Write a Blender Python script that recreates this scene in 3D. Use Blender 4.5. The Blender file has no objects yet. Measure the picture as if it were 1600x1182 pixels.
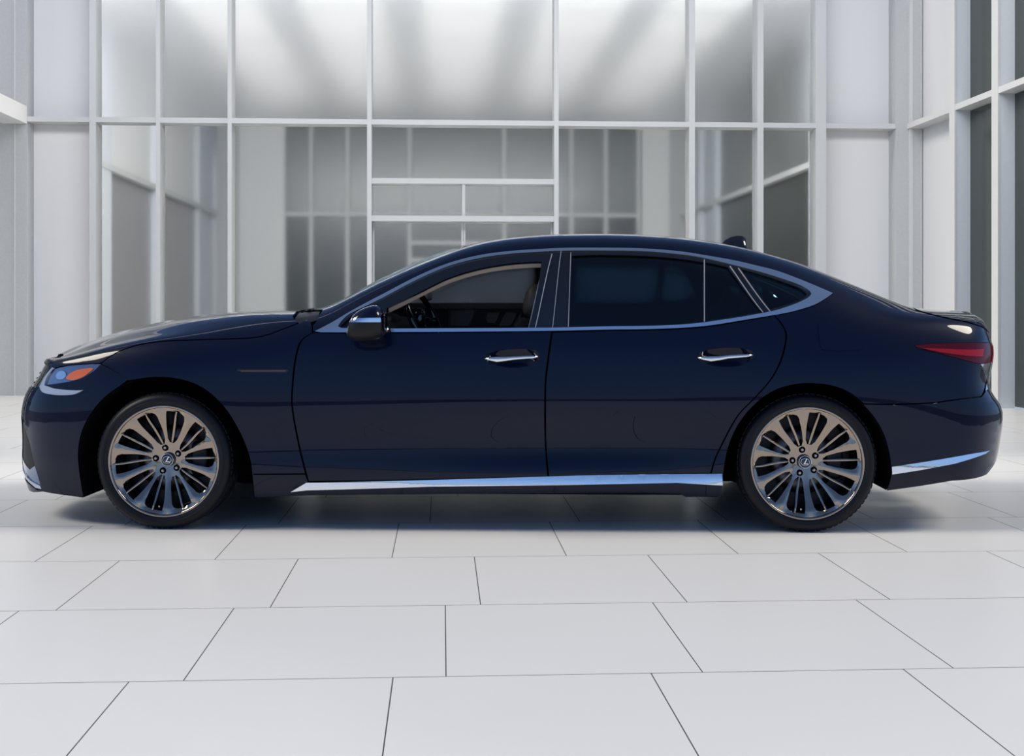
import bpy, math, random
import numpy as np
from mathutils import Vector, Matrix
from mathutils.geometry import delaunay_2d_cdt

random.seed(4)
SC = bpy.context.scene
COL = SC.collection
PI = math.pi

# ------------------------------------------------------------------ camera
F = 1950.0                       # focal length in pixels of the 1600 x 1182 frame
CAM_Z = 1.08
HOR = 485.0                      # horizon row
YAW = math.radians(3.2)
cam_data = bpy.data.cameras.new('camera')
cam_data.sensor_fit = 'HORIZONTAL'
cam_data.sensor_width = 36.0
cam_data.lens = F / 1600.0 * 36.0
cam_data.shift_y = -(591.0 - HOR) / 1600.0
cam_data.clip_end = 500
cam = bpy.data.objects.new('camera', cam_data)
COL.objects.link(cam)
cam.location = (0, 0, CAM_Z)
cam.rotation_euler = (PI / 2, 0, -YAW)
SC.camera = cam

# ------------------------------------------------------------------ view, world, added lights
SC.view_settings.view_transform = 'Standard'
SC.view_settings.look = 'None'
SC.view_settings.gamma = 1.0
SC.view_settings.use_curve_mapping = False
SC.view_settings.exposure = 0.0
SC.cycles.max_bounces = 10
SC.cycles.glossy_bounces = 5
SC.cycles.transmission_bounces = 8
SC.cycles.diffuse_bounces = 4
SC.cycles.caustics_reflective = False
SC.cycles.caustics_refractive = True
SC.cycles.sample_clamp_indirect = 6.0

world = bpy.data.worlds.new('sky')
SC.world = world
world.use_nodes = True
wn = world.node_tree.nodes; wl = world.node_tree.links
wn.clear()
w_out = wn.new('ShaderNodeOutputWorld'); w_bg = wn.new('ShaderNodeBackground')
w_tc = wn.new('ShaderNodeTexCoord'); w_sep = wn.new('ShaderNodeSeparateXYZ')
w_ramp = wn.new('ShaderNodeValToRGB')
wl.new(w_tc.outputs['Generated'], w_sep.inputs[0])
wl.new(w_sep.outputs['Z'], w_ramp.inputs[0])
cr = w_ramp.color_ramp
cr.elements[0].position = 0.0;  cr.elements[0].color = (0.36, 0.52, 0.70, 1)
cr.elements[1].position = 1.0;  cr.elements[1].color = (0.10, 0.145, 0.24, 1)
e = cr.elements.new(0.10); e.color = (0.28, 0.49, 0.90, 1)
e = cr.elements.new(0.45); e.color = (0.11, 0.21, 0.47, 1)
wl.new(w_ramp.outputs[0], w_bg.inputs[0])
w_bg.inputs[1].default_value = 0.95
wl.new(w_bg.outputs[0], w_out.inputs[0])

def soft_sun(name, az, el, power, color, angle):
    d = bpy.data.lights.new(name, 'SUN'); d.energy = power; d.angle = math.radians(angle); d.color = color
    o = bpy.data.objects.new(name, d); COL.objects.link(o)
    a, e_ = math.radians(az), math.radians(el)          # azimuth measured from the camera side towards the right
    frm = Vector((math.sin(a) * math.cos(e_), -math.cos(a) * math.cos(e_), math.sin(e_)))
    o.rotation_euler = frm.to_track_quat('Z', 'Y').to_euler()
    return o
soft_sun('added_sun_left', -87, 42, 1.93, (1.0, 0.93, 0.81), 20)  # pair of opposed suns added as fill, kept out of the car's reflections
soft_sun('added_sun_right', 87, 42, 1.93, (1.0, 0.93, 0.81), 20)
wash_d = bpy.data.lights.new('added_wall_fill', 'AREA'); wash_d.shape = 'RECTANGLE'; wash_d.size = 11.5; wash_d.size_y = 1.5  # added fill lamp without a fixture, brightens the back wall
wash_d.energy = 460; wash_d.color = (1.0, 0.97, 0.92)
wash = bpy.data.objects.new('added_wall_fill', wash_d); COL.objects.link(wash)
wash.location = (0, 9.5, 6.2)
wash.rotation_euler = Vector((0, -5.5, 3.6)).to_track_quat('Z', 'Y').to_euler()
back_d = bpy.data.lights.new('added_far_room_fill', 'AREA'); back_d.shape = 'RECTANGLE'; back_d.size = 11.0; back_d.size_y = 0.5  # added fill above the frame, brightens the room beyond; no fixture
back_d.energy = 680
back = bpy.data.objects.new('added_far_room_fill', back_d); COL.objects.link(back)
back.location = (0, 16.75, 5.6)
back.rotation_euler = Vector((0, -8, 3.0)).to_track_quat('Z', 'Y').to_euler()


# ------------------------------------------------------------------ helpers: objects
def tag(o, label=None, cat=None, group=None, kind=None):
    if label: o['label'] = label
    if cat: o['category'] = cat
    if group: o['group'] = group
    if kind: o['kind'] = kind
    return o

def empty(name, loc=(0, 0, 0), rz=0.0, parent=None):
    o = bpy.data.objects.new(name, None)
    COL.objects.link(o)
    o.location = loc
    o.rotation_euler = (0, 0, rz)
    o.empty_display_size = 0.1
    if parent: o.parent = parent
    return o

def mesh_obj(name, verts, faces, mats, parent=None, fmat=None, smooth=False, normals=None):
    me = bpy.data.meshes.new(name)
    me.from_pydata([tuple(map(float, v)) for v in verts], [], [tuple(map(int, f)) for f in faces])
    if not isinstance(mats, (list, tuple)): mats = [mats]
    for m in mats: me.materials.append(m)
    if fmat is not None:
        me.polygons.foreach_set('material_index', list(map(int, fmat)))
    if smooth is True:
        me.polygons.foreach_set('use_smooth', [True] * len(me.polygons))
    elif smooth is not False:
        me.polygons.foreach_set('use_smooth', list(map(bool, smooth)))
    me.update()
    if normals is not None:
        me.polygons.foreach_set('use_smooth', [True] * len(me.polygons))
        me.normals_split_custom_set_from_vertices([tuple(map(float, n)) for n in normals])
    o = bpy.data.objects.new(name, me)
    COL.objects.link(o)
    if parent: o.parent = parent
    return o

class MB:
    """collects simple shapes into one mesh"""
    def __init__(s): s.v = []; s.f = []; s.m = []; s.s = []
    def add(s, vs, fs, mi=0, sm=False):
        b = len(s.v)
        s.v += [tuple(v) for v in vs]
        s.f += [tuple(b + i for i in f) for f in fs]
        s.m += [mi] * len(fs); s.s += [sm] * len(fs)
        return s
    def box(s, x0, x1, y0, y1, z0, z1, mi=0):
        vs = [(x, y, z) for x in (x0, x1) for y in (y0, y1) for z in (z0, z1)]
        fs = [(0, 1, 3, 2), (4, 6, 7, 5), (0, 4, 5, 1), (2, 3, 7, 6), (0, 2, 6, 4), (1, 5, 7, 3)]
        return s.add(vs, fs, mi)
    def lathe(s, prof, n=64, c=(0, 0, 0), mi=0, sm=True, close=False):
        """prof: (r, y) revolved about the Y axis"""
        vs = []
        for i in range(n):
            a = 2 * PI * i / n
            for r, y in prof:
                vs.append((c[0] + r * math.cos(a), c[1] + y, c[2] + r * math.sin(a)))
        k = len(prof); fs = []
        for i in range(n):
            j = (i + 1) % n
            for q in range(k - 1 if not close else k):
                p = (q + 1) % k
                fs.append((i * k + q, i * k + p, j * k + p, j * k + q))
        return s.add(vs, fs, mi, sm)
    def tube(s, pts, r, n=10, mi=0, sx=1.0, caps=True):
        pts = [Vector(p) for p in pts]
        vs = []; rr = r if isinstance(r, (list, tuple)) else [r] * len(pts)
        for i, p in enumerate(pts):
            d = (pts[min(i + 1, len(pts) - 1)] - pts[max(i - 1, 0)]).normalized()
            up = Vector((0, 1, 0)) if abs(d.y) < 0.9 else Vector((0, 0, 1))
            a = d.cross(up).normalized(); b = d.cross(a).normalized()
            for q in range(n):
                t = 2 * PI * q / n
                vs.append(p + a * math.cos(t) * rr[i] + b * math.sin(t) * rr[i] * sx)
        fs = []
        for i in range(len(pts) - 1):
            for q in range(n):
                w = (q + 1) % n
                fs.append((i * n + q, i * n + w, (i + 1) * n + w, (i + 1) * n + q))
        if caps:
            fs.append(tuple(range(n))[::-1]); fs.append(tuple((len(pts) - 1) * n + q for q in range(n)))
        return s.add(vs, fs, mi, True)
    def superell(s, c, r, e=0.5, nu=24, nv=16, mi=0, rot=None):
        vs = []; fs = []
        def sp(x, p): return math.copysign(abs(x) ** p, x)
        for i in range(nv + 1):
            b = -PI / 2 + PI * i / nv
            for j in range(nu):
                a = 2 * PI * j / nu
                p = Vector((r[0] * sp(math.cos(b), e) * sp(math.cos(a), e),
                            r[1] * sp(math.cos(b), e) * sp(math.sin(a), e),
                            r[2] * sp(math.sin(b), e)))
                if rot is not None: p = rot @ p
                vs.append(p + Vector(c))
        for i in range(nv):
            for j in range(nu):
                k = (j + 1) % nu
                fs.append((i * nu + j, i * nu + k, (i + 1) * nu + k, (i + 1) * nu + j))
        return s.add(vs, fs, mi, True)
    def build(s, name, mats, parent=None):
        return mesh_obj(name, s.v, s.f, mats, parent, s.m, s.s)

# ------------------------------------------------------------------ helpers: materials
def mat(name, base, rough=0.5, metal=0.0, **kw):
    m = bpy.data.materials.new(name); m.use_nodes = True
    p = m.node_tree.nodes['Principled BSDF']
    p.inputs['Base Color'].default_value = (*base, 1)
    p.inputs['Roughness'].default_value = rough
    p.inputs['Metallic'].default_value = metal
    names = dict(coat='Coat Weight', coat_rough='Coat Roughness', coat_ior='Coat IOR', ior='IOR',
                 spec='Specular IOR Level', trans='Transmission Weight', emis='Emission Strength')
    for k, v in kw.items():
        if k == 'emis_col': p.inputs['Emission Color'].default_value = (*v, 1)
        else: p.inputs[names[k]].default_value = v
    return m

def grain(m, scale=40, amt=0.06, rough_amt=0.0, bump=0.0, stretch=(1, 1, 1), detail=4):
    """soft procedural mottling of the base colour"""
    nt = m.node_tree; p = nt.nodes['Principled BSDF']
    tc = nt.nodes.new('ShaderNodeTexCoord'); mp = nt.nodes.new('ShaderNodeMapping')
    mp.inputs['Scale'].default_value = stretch
    no = nt.nodes.new('ShaderNodeTexNoise'); no.inputs['Scale'].default_value = scale
    no.inputs['Detail'].default_value = detail
    nt.links.new(tc.outputs['Object'], mp.inputs[0]); nt.links.new(mp.outputs[0], no.inputs['Vector'])
    mr = nt.nodes.new('ShaderNodeMapRange')
    mr.inputs['To Min'].default_value = 1 - amt; mr.inputs['To Max'].default_value = 1 + amt
    nt.links.new(no.outputs['Fac'], mr.inputs['Value'])
    mx = nt.nodes.new('ShaderNodeVectorMath'); mx.operation = 'SCALE'
    c = p.inputs['Base Color'].default_value
    mx.inputs[0].default_value = c[:3]
    nt.links.new(mr.outputs[0], mx.inputs['Scale'])
    nt.links.new(mx.outputs[0], p.inputs['Base Color'])
    if bump:
        b = nt.nodes.new('ShaderNodeBump'); b.inputs['Strength'].default_value = bump
        b.inputs['Distance'].default_value = 0.002
        nt.links.new(no.outputs['Fac'], b.inputs['Height']); nt.links.new(b.outputs[0], p.inputs['Normal'])
    return m

def tint_glass(name, col, rough=0.0, ior=1.5, gloss=(1, 1, 1)):
    """sheet of tinted car glass: filters what is behind it and mirrors by Fresnel"""
    m = bpy.data.materials.new(name); m.use_nodes = True
    nt = m.node_tree; nt.nodes.clear()
    o = nt.nodes.new('ShaderNodeOutputMaterial'); mx = nt.nodes.new('ShaderNodeMixShader')
    t = nt.nodes.new('ShaderNodeBsdfTransparent'); g = nt.nodes.new('ShaderNodeBsdfGlossy')
    fr = nt.nodes.new('ShaderNodeFresnel'); fr.inputs['IOR'].default_value = ior
    t.inputs[0].default_value = (*col, 1); g.inputs['Color'].default_value = (*gloss, 1)
    g.inputs['Roughness'].default_value = rough
    nt.links.new(fr.outputs[0], mx.inputs[0]); nt.links.new(t.outputs[0], mx.inputs[1])
    nt.links.new(g.outputs[0], mx.inputs[2]); nt.links.new(mx.outputs[0], o.inputs[0])
    return m

M = {}
M['tile'] = grain(mat('floor_tile', (0.80, 0.79, 0.77), 0.30, spec=0.2), 1.3, 0.02)
M['grout'] = mat('grout', (0.16, 0.16, 0.155), 0.8)
M['asphalt'] = grain(mat('asphalt', (0.075, 0.066, 0.06), 0.9), 60, 0.25)
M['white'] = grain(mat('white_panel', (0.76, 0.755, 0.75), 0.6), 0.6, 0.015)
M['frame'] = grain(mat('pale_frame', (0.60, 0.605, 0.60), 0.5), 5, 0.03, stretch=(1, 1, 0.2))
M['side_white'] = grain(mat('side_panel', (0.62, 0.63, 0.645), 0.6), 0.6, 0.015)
M['concrete'] = grain(mat('pale_concrete', (0.50, 0.51, 0.51), 0.8), 30, 0.07, bump=0.2)
M['bluish'] = grain(mat('pale_blue_fin', (0.62, 0.66, 0.70), 0.6), 25, 0.04, bump=0.15)
M['dark_glass'] = grain(mat('dark_glass', (0.020, 0.028, 0.025), 0.16, spec=0.9), 0.5, 0.3)
M['far_dark_glass'] = grain(mat('far_dark_glass', (0.028, 0.033, 0.031), 0.28, ior=1.62), 0.5, 0.3)
M['far_sheen_glass'] = grain(mat('far_sheen_glass', (0.17, 0.18, 0.175), 0.28, ior=1.6), 0.5, 0.3)  # upper panes: reflected ceiling light put into a paler base colour
M['warm_glass'] = grain(mat('warm_grey_glass', (0.30, 0.285, 0.285), 0.3, spec=0.5), 0.4, 0.15)
M['ceiling'] = mat('ceiling_paint', (0.80, 0.81, 0.83), 0.8)
M['panel_light'] = mat('light_diffuser', (0.5, 0.5, 0.5), 0.5, emis=0.56, emis_col=(1.0, 0.99, 0.97))
def pane_mat(name, rough, tint):
    m = bpy.data.materials.new(name); m.use_nodes = True
    nt = m.node_tree; nt.nodes.clear()
    o = nt.nodes.new('ShaderNodeOutputMaterial'); g = nt.nodes.new('ShaderNodeBsdfGlass')
    g.inputs['Color'].default_value = (*tint, 1); g.inputs['Roughness'].default_value = rough
    g.inputs['IOR'].default_value = 1.25
    nt.links.new(g.outputs[0], o.inputs[0])
    return m
M['clear_pane'] = pane_mat('clear_pane', 0.085, (0.97, 0.98, 0.98))
M['frost_pane'] = pane_mat('frosted_pane', 0.31, (0.97, 0.98, 0.99))

M['paint'] = mat('midnight_blue_paint', (0.0006, 0.0034, 0.0185), 0.4, 0.0, spec=0.05, coat=1.0, coat_rough=0.015, coat_ior=1.335)
M['black_gloss'] = mat('black_gloss', (0.004, 0.005, 0.009), 0.12, coat=0.6, coat_rough=0.02)
M['black_plastic'] = mat('black_plastic', (0.008, 0.008, 0.010), 0.5, spec=0.3)
M['liner'] = mat('arch_liner', (0.004, 0.004, 0.005), 0.9, spec=0.1)
M['rubber'] = grain(mat('tyre_rubber', (0.005, 0.005, 0.008), 0.45, spec=0.25), 30, 0.15)
M['chrome'] = mat('chrome', (0.82, 0.84, 0.88), 0.06, 1.0)
M['satin'] = mat('satin_trim', (0.80, 0.83, 0.90), 0.12, 1.0)
M['rim'] = mat('dark_chrome', (0.36, 0.30, 0.25), 0.07, 1.0)
M['rim_dark'] = mat('rim_inner_black', (0.012, 0.012, 0.016), 0.4, 0.5)  # near-black finish of barrel, caliper and lug pockets
M['steel'] = mat('lug_steel', (0.42, 0.41, 0.40), 0.3, 1.0)
M['disc'] = mat('brake_disc', (0.12, 0.12, 0.13), 0.35, 1.0)
M['near_glass'] = tint_glass('tinted_glass', (0.28, 0.45, 0.58), ior=1.4)
M['far_glass'] = tint_glass('far_tinted_glass', (0.20, 0.245, 0.31))
def film_glass(name, tcol, dcol, w):
    m = tint_glass(name, tcol); nt = m.node_tree
    t = [n for n in nt.nodes if n.type == 'BSDF_TRANSPARENT'][0]; mx = [n for n in nt.nodes if n.type == 'MIX_SHADER'][0]
    tl_ = nt.nodes.new('ShaderNodeBsdfTranslucent'); tl_.inputs[0].default_value = (*dcol, 1)
    m2 = nt.nodes.new('ShaderNodeMixShader'); m2.inputs[0].default_value = w
    nt.links.new(t.outputs[0], m2.inputs[1]); nt.links.new(tl_.outputs[0], m2.inputs[2]); nt.links.new(m2.outputs[0], mx.inputs[1])
    return m
M['far_glass'] = film_glass('far_tinted_film', (0.22, 0.26, 0.31), (0.36, 0.385, 0.42), 0.6)
M['shield'] = tint_glass('windshield_glass', (0.30, 0.38, 0.42), ior=1.9, gloss=(0.75, 0.88, 1.0))
M['leather'] = grain(mat('brown_leather', (0.42, 0.30, 0.26), 0.45), 60, 0.1)
M['leather_dark'] = grain(mat('dark_leather', (0.030, 0.024, 0.024), 0.5), 60, 0.1)
M['seat_grey'] = grain(mat('taupe_leather', (0.11, 0.095, 0.075), 0.5), 60, 0.1)
M['headliner'] = mat('headliner', (0.20, 0.17, 0.14), 0.9)
M['lamp_lens'] = mat('lamp_lens', (0.16, 0.22, 0.34), 0.08, 0.6, coat=1.0)
M['lamp_inner'] = mat('lamp_inner', (0.55, 0.62, 0.75), 0.15, 0.9)
M['drl'] = mat('light_strip_silver', (0.50, 0.52, 0.56), 0.35, 0.6)
M['amber'] = mat('amber_lens', (0.75, 0.14, 0.02), 0.15, coat=1.0)
M['red_dark'] = mat('dark_red_lens', (0.075, 0.004, 0.010), 0.15, spec=0.25)
M['red'] = mat('red_lens', (0.33, 0.012, 0.022), 0.15, spec=0.25)
M['bronze'] = mat('bronze_line', (0.28, 0.12, 0.06), 0.3, 0.8)
M['silver_strip'] = mat('silver_strip', (0.40, 0.40, 0.42), 0.4, 0.3)

# ------------------------------------------------------------------ pixel/world mapping used while laying things out
CS, SN = math.cos(YAW), math.sin(YAW)
def world_from_cam(lat, dep):                 # camera-lateral, camera-depth -> world x, y
    return (lat * CS + dep * SN, -lat * SN + dep * CS)
def x_at(u, y):                                # world x seen at column u on the plane y
    t = (u - 800.0) / F
    d = y / (CS - t * SN)
    return world_from_cam(t * d, d)[0]
def y_at(u, x):                                # world y seen at column u on the plane x
    t = (u - 800.0) / F
    d = x / (SN + t * CS)
    return world_from_cam(t * d, d)[1]

# ================================================================== THE ROOM
YB = 16.10          # front plane of the glazed screen
MD = 0.27           # mullion depth
YG = YB + MD        # glass plane
YE = 31.6           # end wall of the room beyond
ZC = 5.8            # ceiling
ZT = 3.50           # transom centre height
XR, XL = 6.10, -6.10

def struct(o): o['kind'] = 'structure'; return o
N = {'window': 0, 'trim': 0, 'door': 0}
def nm(k): N[k] += 1; return '%s_%d' % (k, N[k])

# floor: individual tiles in running bond over a grout bed
def build_floor():
    mb = MB()
    W, D, G = 0.764, 0.890, 0.0019
    y_first = 3.616 * CAM_Z / 1.07 * 1.0 + 0.0
    offs = {0: -0.143, 1: 0.011, 2: 0.139, 3: -0.217, 4: -0.062, 5: 0.09, 6: 0.23}
    vs = []; fs = []
    for k in range(-12, 32):
        y1 = 3.682 - 0.0 + (k + 0) * D      # far edge of row "below" k=0 line
        y0 = y1 - D
        # row k=0 lies just nearer than the first joint line
        kk = k
        off = offs.get(kk, ((kk * 0.153) % W)) * CAM_Z / 1.07
        for c in range(-14, 15):
            x0 = off + c * W; x1 = x0 + W
            if x1 < -8.5 or x0 > 8.5: continue
            a, b, c0, d = x0 + G, x1 - G, y0 + G, y1 - G
            n = len(vs)
            vs += [(a, c0, 0), (b, c0, 0), (b, d, 0), (a, d, 0)]
            fs.append((n, n + 1, n + 2, n + 3))
    mb.add(vs, fs, 0)
    mb.add([(-9, -7.2, -0.0015), (9, -7.2, -0.0015), (9, 32, -0.0015), (-9, 32, -0.0015)], [(0, 1, 2, 3)], 1)
    mb.box(-9, 9, -7.2, 32, -0.2, -0.02, 1)
    struct(mb.build('floor', [M['tile'], M['grout']]))
build_floor()
g = MB().add([(-90, -90, -0.03), (90, -90, -0.03), (90, 90, -0.03), (-90, 90, -0.03)], [(0, 1, 2, 3)]).build('trim_ground_outside', M['asphalt'])
g.name = 'ground'; struct(g)

# ---- the glazed screen: posts (front face u-range), transom, panes
posts = [(139.5, 149.5), (243.5, 250), (355.5, 362), (573.5, 580.5), (866, 873), (1077, 1086), (1184, 1193), (1275, 1291)]
px = [(x_at(a, YB), x_at(b, YB)) for a, b in posts]
for a, b in px:
    struct(MB().box(a, b, YB, YG + 0.03, 0, ZC).build(nm('trim'), M['frame']))
XC_L = x_at(42, YB); XC_R = x_at(1400, YB)
# transoms between posts
edges = [XC_L] + [v for p in px for v in p] + [XC_R]
for i in range(0, len(edges), 2):
    struct(MB().box(edges[i], edges[i + 1], YB + 0.012, YG + 0.03, ZT - 0.03, ZT + 0.035).build(nm('trim'), M['frame']))
# outer solid panels
for a, b in ((XC_L, px[0][0]), (px[-1][1], XC_R)):
    struct(MB().box(a, b, YG, YG + 0.12, 0, ZC).build(nm('trim'), M['white']))
# panes
for i in range(len(px) - 1):
    a, b = px[i][1], px[i + 1][0]
    struct(MB().box(a + 0.001, b - 0.001, YG, YG + 0.02, ZT + 0.036, ZC - 0.001).build(nm('window'), M['frost_pane']))
    if i != 3:
        struct(MB().box(a + 0.001, b - 0.001, YG, YG + 0.02, 0.002, ZT - 0.031).build(nm('window'), M['clear_pane']))
# entrance between posts 4 and 5
a, b = px[3][1], px[4][0]
def z_at(v, y): return CAM_Z + (HOR - v) / F * y
z1, z2 = z_at(283, YB), z_at(341.5, YB)
for z in (z1, z2):
    struct(MB().box(a, b, YB + 0.03, YG + 0.03, z - 0.035, z + 0.035).build(nm('trim'), M['frame']))
xm = x_at(724.5, YB)
struct(MB().box(xm - 0.02, xm + 0.02, YB + 0.05, YG + 0.03, z2 + 0.036, z1 - 0.036).build(nm('trim'), M['frame']))
struct(MB().box(a + .001, b - .001, YG, YG + 0.02, z1 + 0.036, ZT - 0.031).build(nm('window'), M['clear_pane']))
struct(MB().box(a + .001, xm - .021, YG, YG + 0.02, z2 + 0.036, z1 - 0.036).build(nm('window'), M['clear_pane']))
struct(MB().box(xm + .021, b - .001, YG, YG + 0.02, z2 + 0.036, z1 - 0.036).build(nm('window'), M['clear_pane']))
for q, (s0, s1) in enumerate(((a + 0.004, xm - 0.004), (xm + 0.004, b - 0.004))):
    d = MB()
    zt = z2 - 0.037
    d.box(s0, s0 + 0.022, YG - 0.05, YG + 0.02, 0.01, zt); d.box(s1 - 0.022, s1, YG - 0.05, YG + 0.02, 0.01, zt)
    d.box(s0 + 0.022, s1 - 0.022, YG - 0.05, YG + 0.02, 0.01, 0.12); d.box(s0 + 0.022, s1 - 0.022, YG - 0.05, YG + 0.02, zt - 0.01, zt)
    do = struct(d.build(nm('door'), M['frame']))
    MB().box(s0 + .023, s1 - .023, YG - 0.02, YG, 0.121, zt - 0.011).build('glass_pane', M['clear_pane'], do)
    hx = s1 - 0.09 if q == 0 else s0 + 0.09
    MB().tube([(hx, YG - 0.05, 0.9), (hx, YG - 0.1, 0.92), (hx, YG - 0.1, 1.28), (hx, YG - 0.05, 1.3)], 0.012).build('door_handle', M['chrome'], do)
# corner columns
cr_ = MB(); cr_.box(XC_R, 6.14, YB, YG + 0.15, 0, ZC); cr_.box(6.14, 6.30, YB - 0.03, YG + 0.15, 0, ZC)
cr_.box(6.13, 6.17, YB - 0.035, YB, 0, ZC, 1)
struct(cr_.build(nm('trim'), [M['concrete'], M['frame']]))
cl_ = MB(); cl_.box(-6.3, x_at(22, YB), YB, YG + 0.15, 0, ZC); cl_.box(x_at(24, YB), XC_L, YB, YG + 0.15, 0, ZC)
cl_.box(x_at(22, YB), x_at(24, YB), YB - 0.01, YG, 0, ZC, 1)
struct(cl_.build(nm('trim'), [M['concrete'], M['frame']]))

# ---- side walls of the hall
FD = 0.19
def side_wall(sgn, name, y_start):
    X = XR if sgn > 0 else XL
    xo = X + sgn * FD
    def bx(x0, x1, *r): return MB().box(min(x0, x1), max(x0, x1), *r)
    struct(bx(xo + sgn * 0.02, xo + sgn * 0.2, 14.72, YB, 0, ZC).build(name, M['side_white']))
    ys = [14.56 - 1.16 * k for k in range(0, 7)]
    for y in ys:
        if y < y_start: break
        m = MB(); m.box(min(X, xo), max(X, xo), y, y + 0.15, 0, ZC, 0)
        m.box(min(X - sgn * 0.004, X + sgn * 0.02), max(X - sgn * 0.004, X + sgn * 0.02), y - 0.004, y + 0.154, 0, ZC, 1)
        struct(m.build(nm('trim'), [M['bluish'], M['frame']]))
    for k, y in enumerate(ys):
        if y < y_start: break
        yn = ys[k + 1] + 0.15 if k + 1 < len(ys) else y - 1.0
        struct(bx(xo, xo + sgn * 0.03, yn, y, 0.02, ZT - 0.04).build(nm('window'), M['dark_glass']))
        struct(bx(xo, xo + sgn * 0.03, yn, y, ZT + 0.04, ZC).build(nm('window'), M['dark_glass']))
        struct(bx(X + sgn * 0.005, xo + sgn * 0.03, yn, y, ZT - 0.035, ZT + 0.035).build(nm('trim'), M['frame']))
    struct(bx(X + sgn * 0.005, xo + sgn * 0.03, 14.72, YB, ZT - 0.035, ZT + 0.035).build(nm('trim'), M['frame']))
side_wall(1, 'wall_right', 9.0)
side_wall(-1, 'wall_left', 9.0)
# the long white beam on the left
xb = x_at(42, YB)
struct(MB().box(xb - 0.30, xb, 9.0, YB, 3.44, 3.66).build(nm('trim'), M['white']))
for y in (9.0,):
    struct(MB().box(-6.1, xb - 0.30, y, y + 0.2, 3.44, 3.66).build(nm('trim'), M['white']))

# ---- the room beyond the screen
XL2 = -5.62
def sidebox(x0, x1, y0, y1, z0, z1, m, kind):
    return struct(MB().box(x0, x1, y0, y1, z0, z1).build(nm(kind) if kind in N else kind, m))
sidebox(XL2 - 0.4, XL2 - 0.2, YG + 0.15, YE, 0, ZC, M['white'], 'wall_far_left')
sidebox(XR + 0.2, XR + 0.4, YG + 0.15, YE, 0, ZC, M['white'], 'wall_far_right')
# left: pillars, warm glass
for y0, y1 in ((17.2, 17.5), (20.7, 21.6), (25.0, 25.12), (29.3, 29.6)):
    sidebox(XL2 - 0.2, XL2, y0, y1, 0, ZC, M['bluish'], 'trim')
for y0, y1 in ((17.5, 20.7), (21.6, 25.0), (25.12, 29.3)):
    sidebox(XL2 - 0.2, XL2 - 0.12, y0, y1, 0, ZT, M['warm_glass'], 'window')
    sidebox(XL2 - 0.2, XL2 - 0.12, y0, y1, ZT + 0.001, ZC, M['white'], 'window')
sidebox(XL2 - 0.2, XL2 - 0.12, 29.6, YE, 0, ZC, M['bluish'], 'trim')
sidebox(XL2 - 0.11, XL2 + 0.02, YG + 0.2, YE, ZT - 0.05, ZT + 0.05, M['frame'], 'trim')
for y0, y1 in ((17.2, 17.5), (20.2, 20.5), (27.6, 27.9), (29.4, 29.7)):
    sidebox(XR, XR + 0.2, y0, y1, 0, ZC, M['bluish'], 'trim')
for y0, y1 in ((17.5, 20.2), (20.5, 27.6)):
    sidebox(XR + 0.12, XR + 0.2, y0, y1, 0, ZT, M['far_dark_glass'], 'window')
    sidebox(XR + 0.12, XR + 0.2, y0, y1, ZT + 0.001, ZC, M['far_sheen_glass'], 'window')
sidebox(XR + 0.12, XR + 0.2, 27.9, 29.4, 0, ZC, M['bluish'], 'trim')
sidebox(XR - 0.02, XR + 0.11, YG + 0.2, YE, ZT - 0.05, ZT + 0.05, M['frame'], 'trim')
# end wall
def xe(u): return x_at(u, YE)
struct(MB().box(XL2 - 0.4, XR + 0.4, YE + 0.26, YE + 0.4, 0, ZC).build('wall_back', M['white']))
for u0, u1 in ((374, 443), (1003, 1046)):
    sidebox(xe(u0), xe(u1), YE, YE + 0.25, 0, ZC, M['white'], 'trim')
for u0, u1 in ((340, 374), (1046, 1075)):
    sidebox(xe(u0), xe(u1), YE - 0.02, YE + 0.25, 0, ZC, M['concrete'], 'trim')
mu = [443, 486, 543, 640, 788, 893, 947, 998]
for a_, b_ in zip(mu[:-1], mu[1:]):
    sidebox(xe(a_ + 3), xe(b_ - 3), YE + 0.15, YE + 0.2, 0, ZT - 0.05, M['far_dark_glass'], 'window')
    sidebox(xe(a_ + 3), xe(b_ - 3), YE + 0.15, YE + 0.2, ZT + 0.05, ZC, M['far_sheen_glass'], 'window')
for a_ in mu:
    sidebox(xe(a_ - 3), xe(a_ + 3), YE + 0.02, YE + 0.2, 0, ZC, M['frame'], 'trim')
for a_, b_ in zip(mu[:-1], mu[1:]):
    sidebox(xe(a_ + 3), xe(b_ - 3), YE + 0.04, YE + 0.2, ZT - 0.05, ZT + 0.05, M['frame'], 'trim')
for v in (380, 407):
    z = z_at(v, YE)
    sidebox(xe(643), xe(785), YE + 0.04, YE + 0.149, z - 0.05, z + 0.05, M['frame'], 'trim')
xq = xe(714)
sidebox(xq - 0.05, xq + 0.05, YE + 0.04, YE + 0.149, 0, z_at(407, YE) - 0.05, M['frame'], 'trim')

struct(MB().box(-6.6, 6.6, YB - 0.05, YE + 0.4, ZC, ZC + 0.2).build('ceiling', M['ceiling']))
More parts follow.
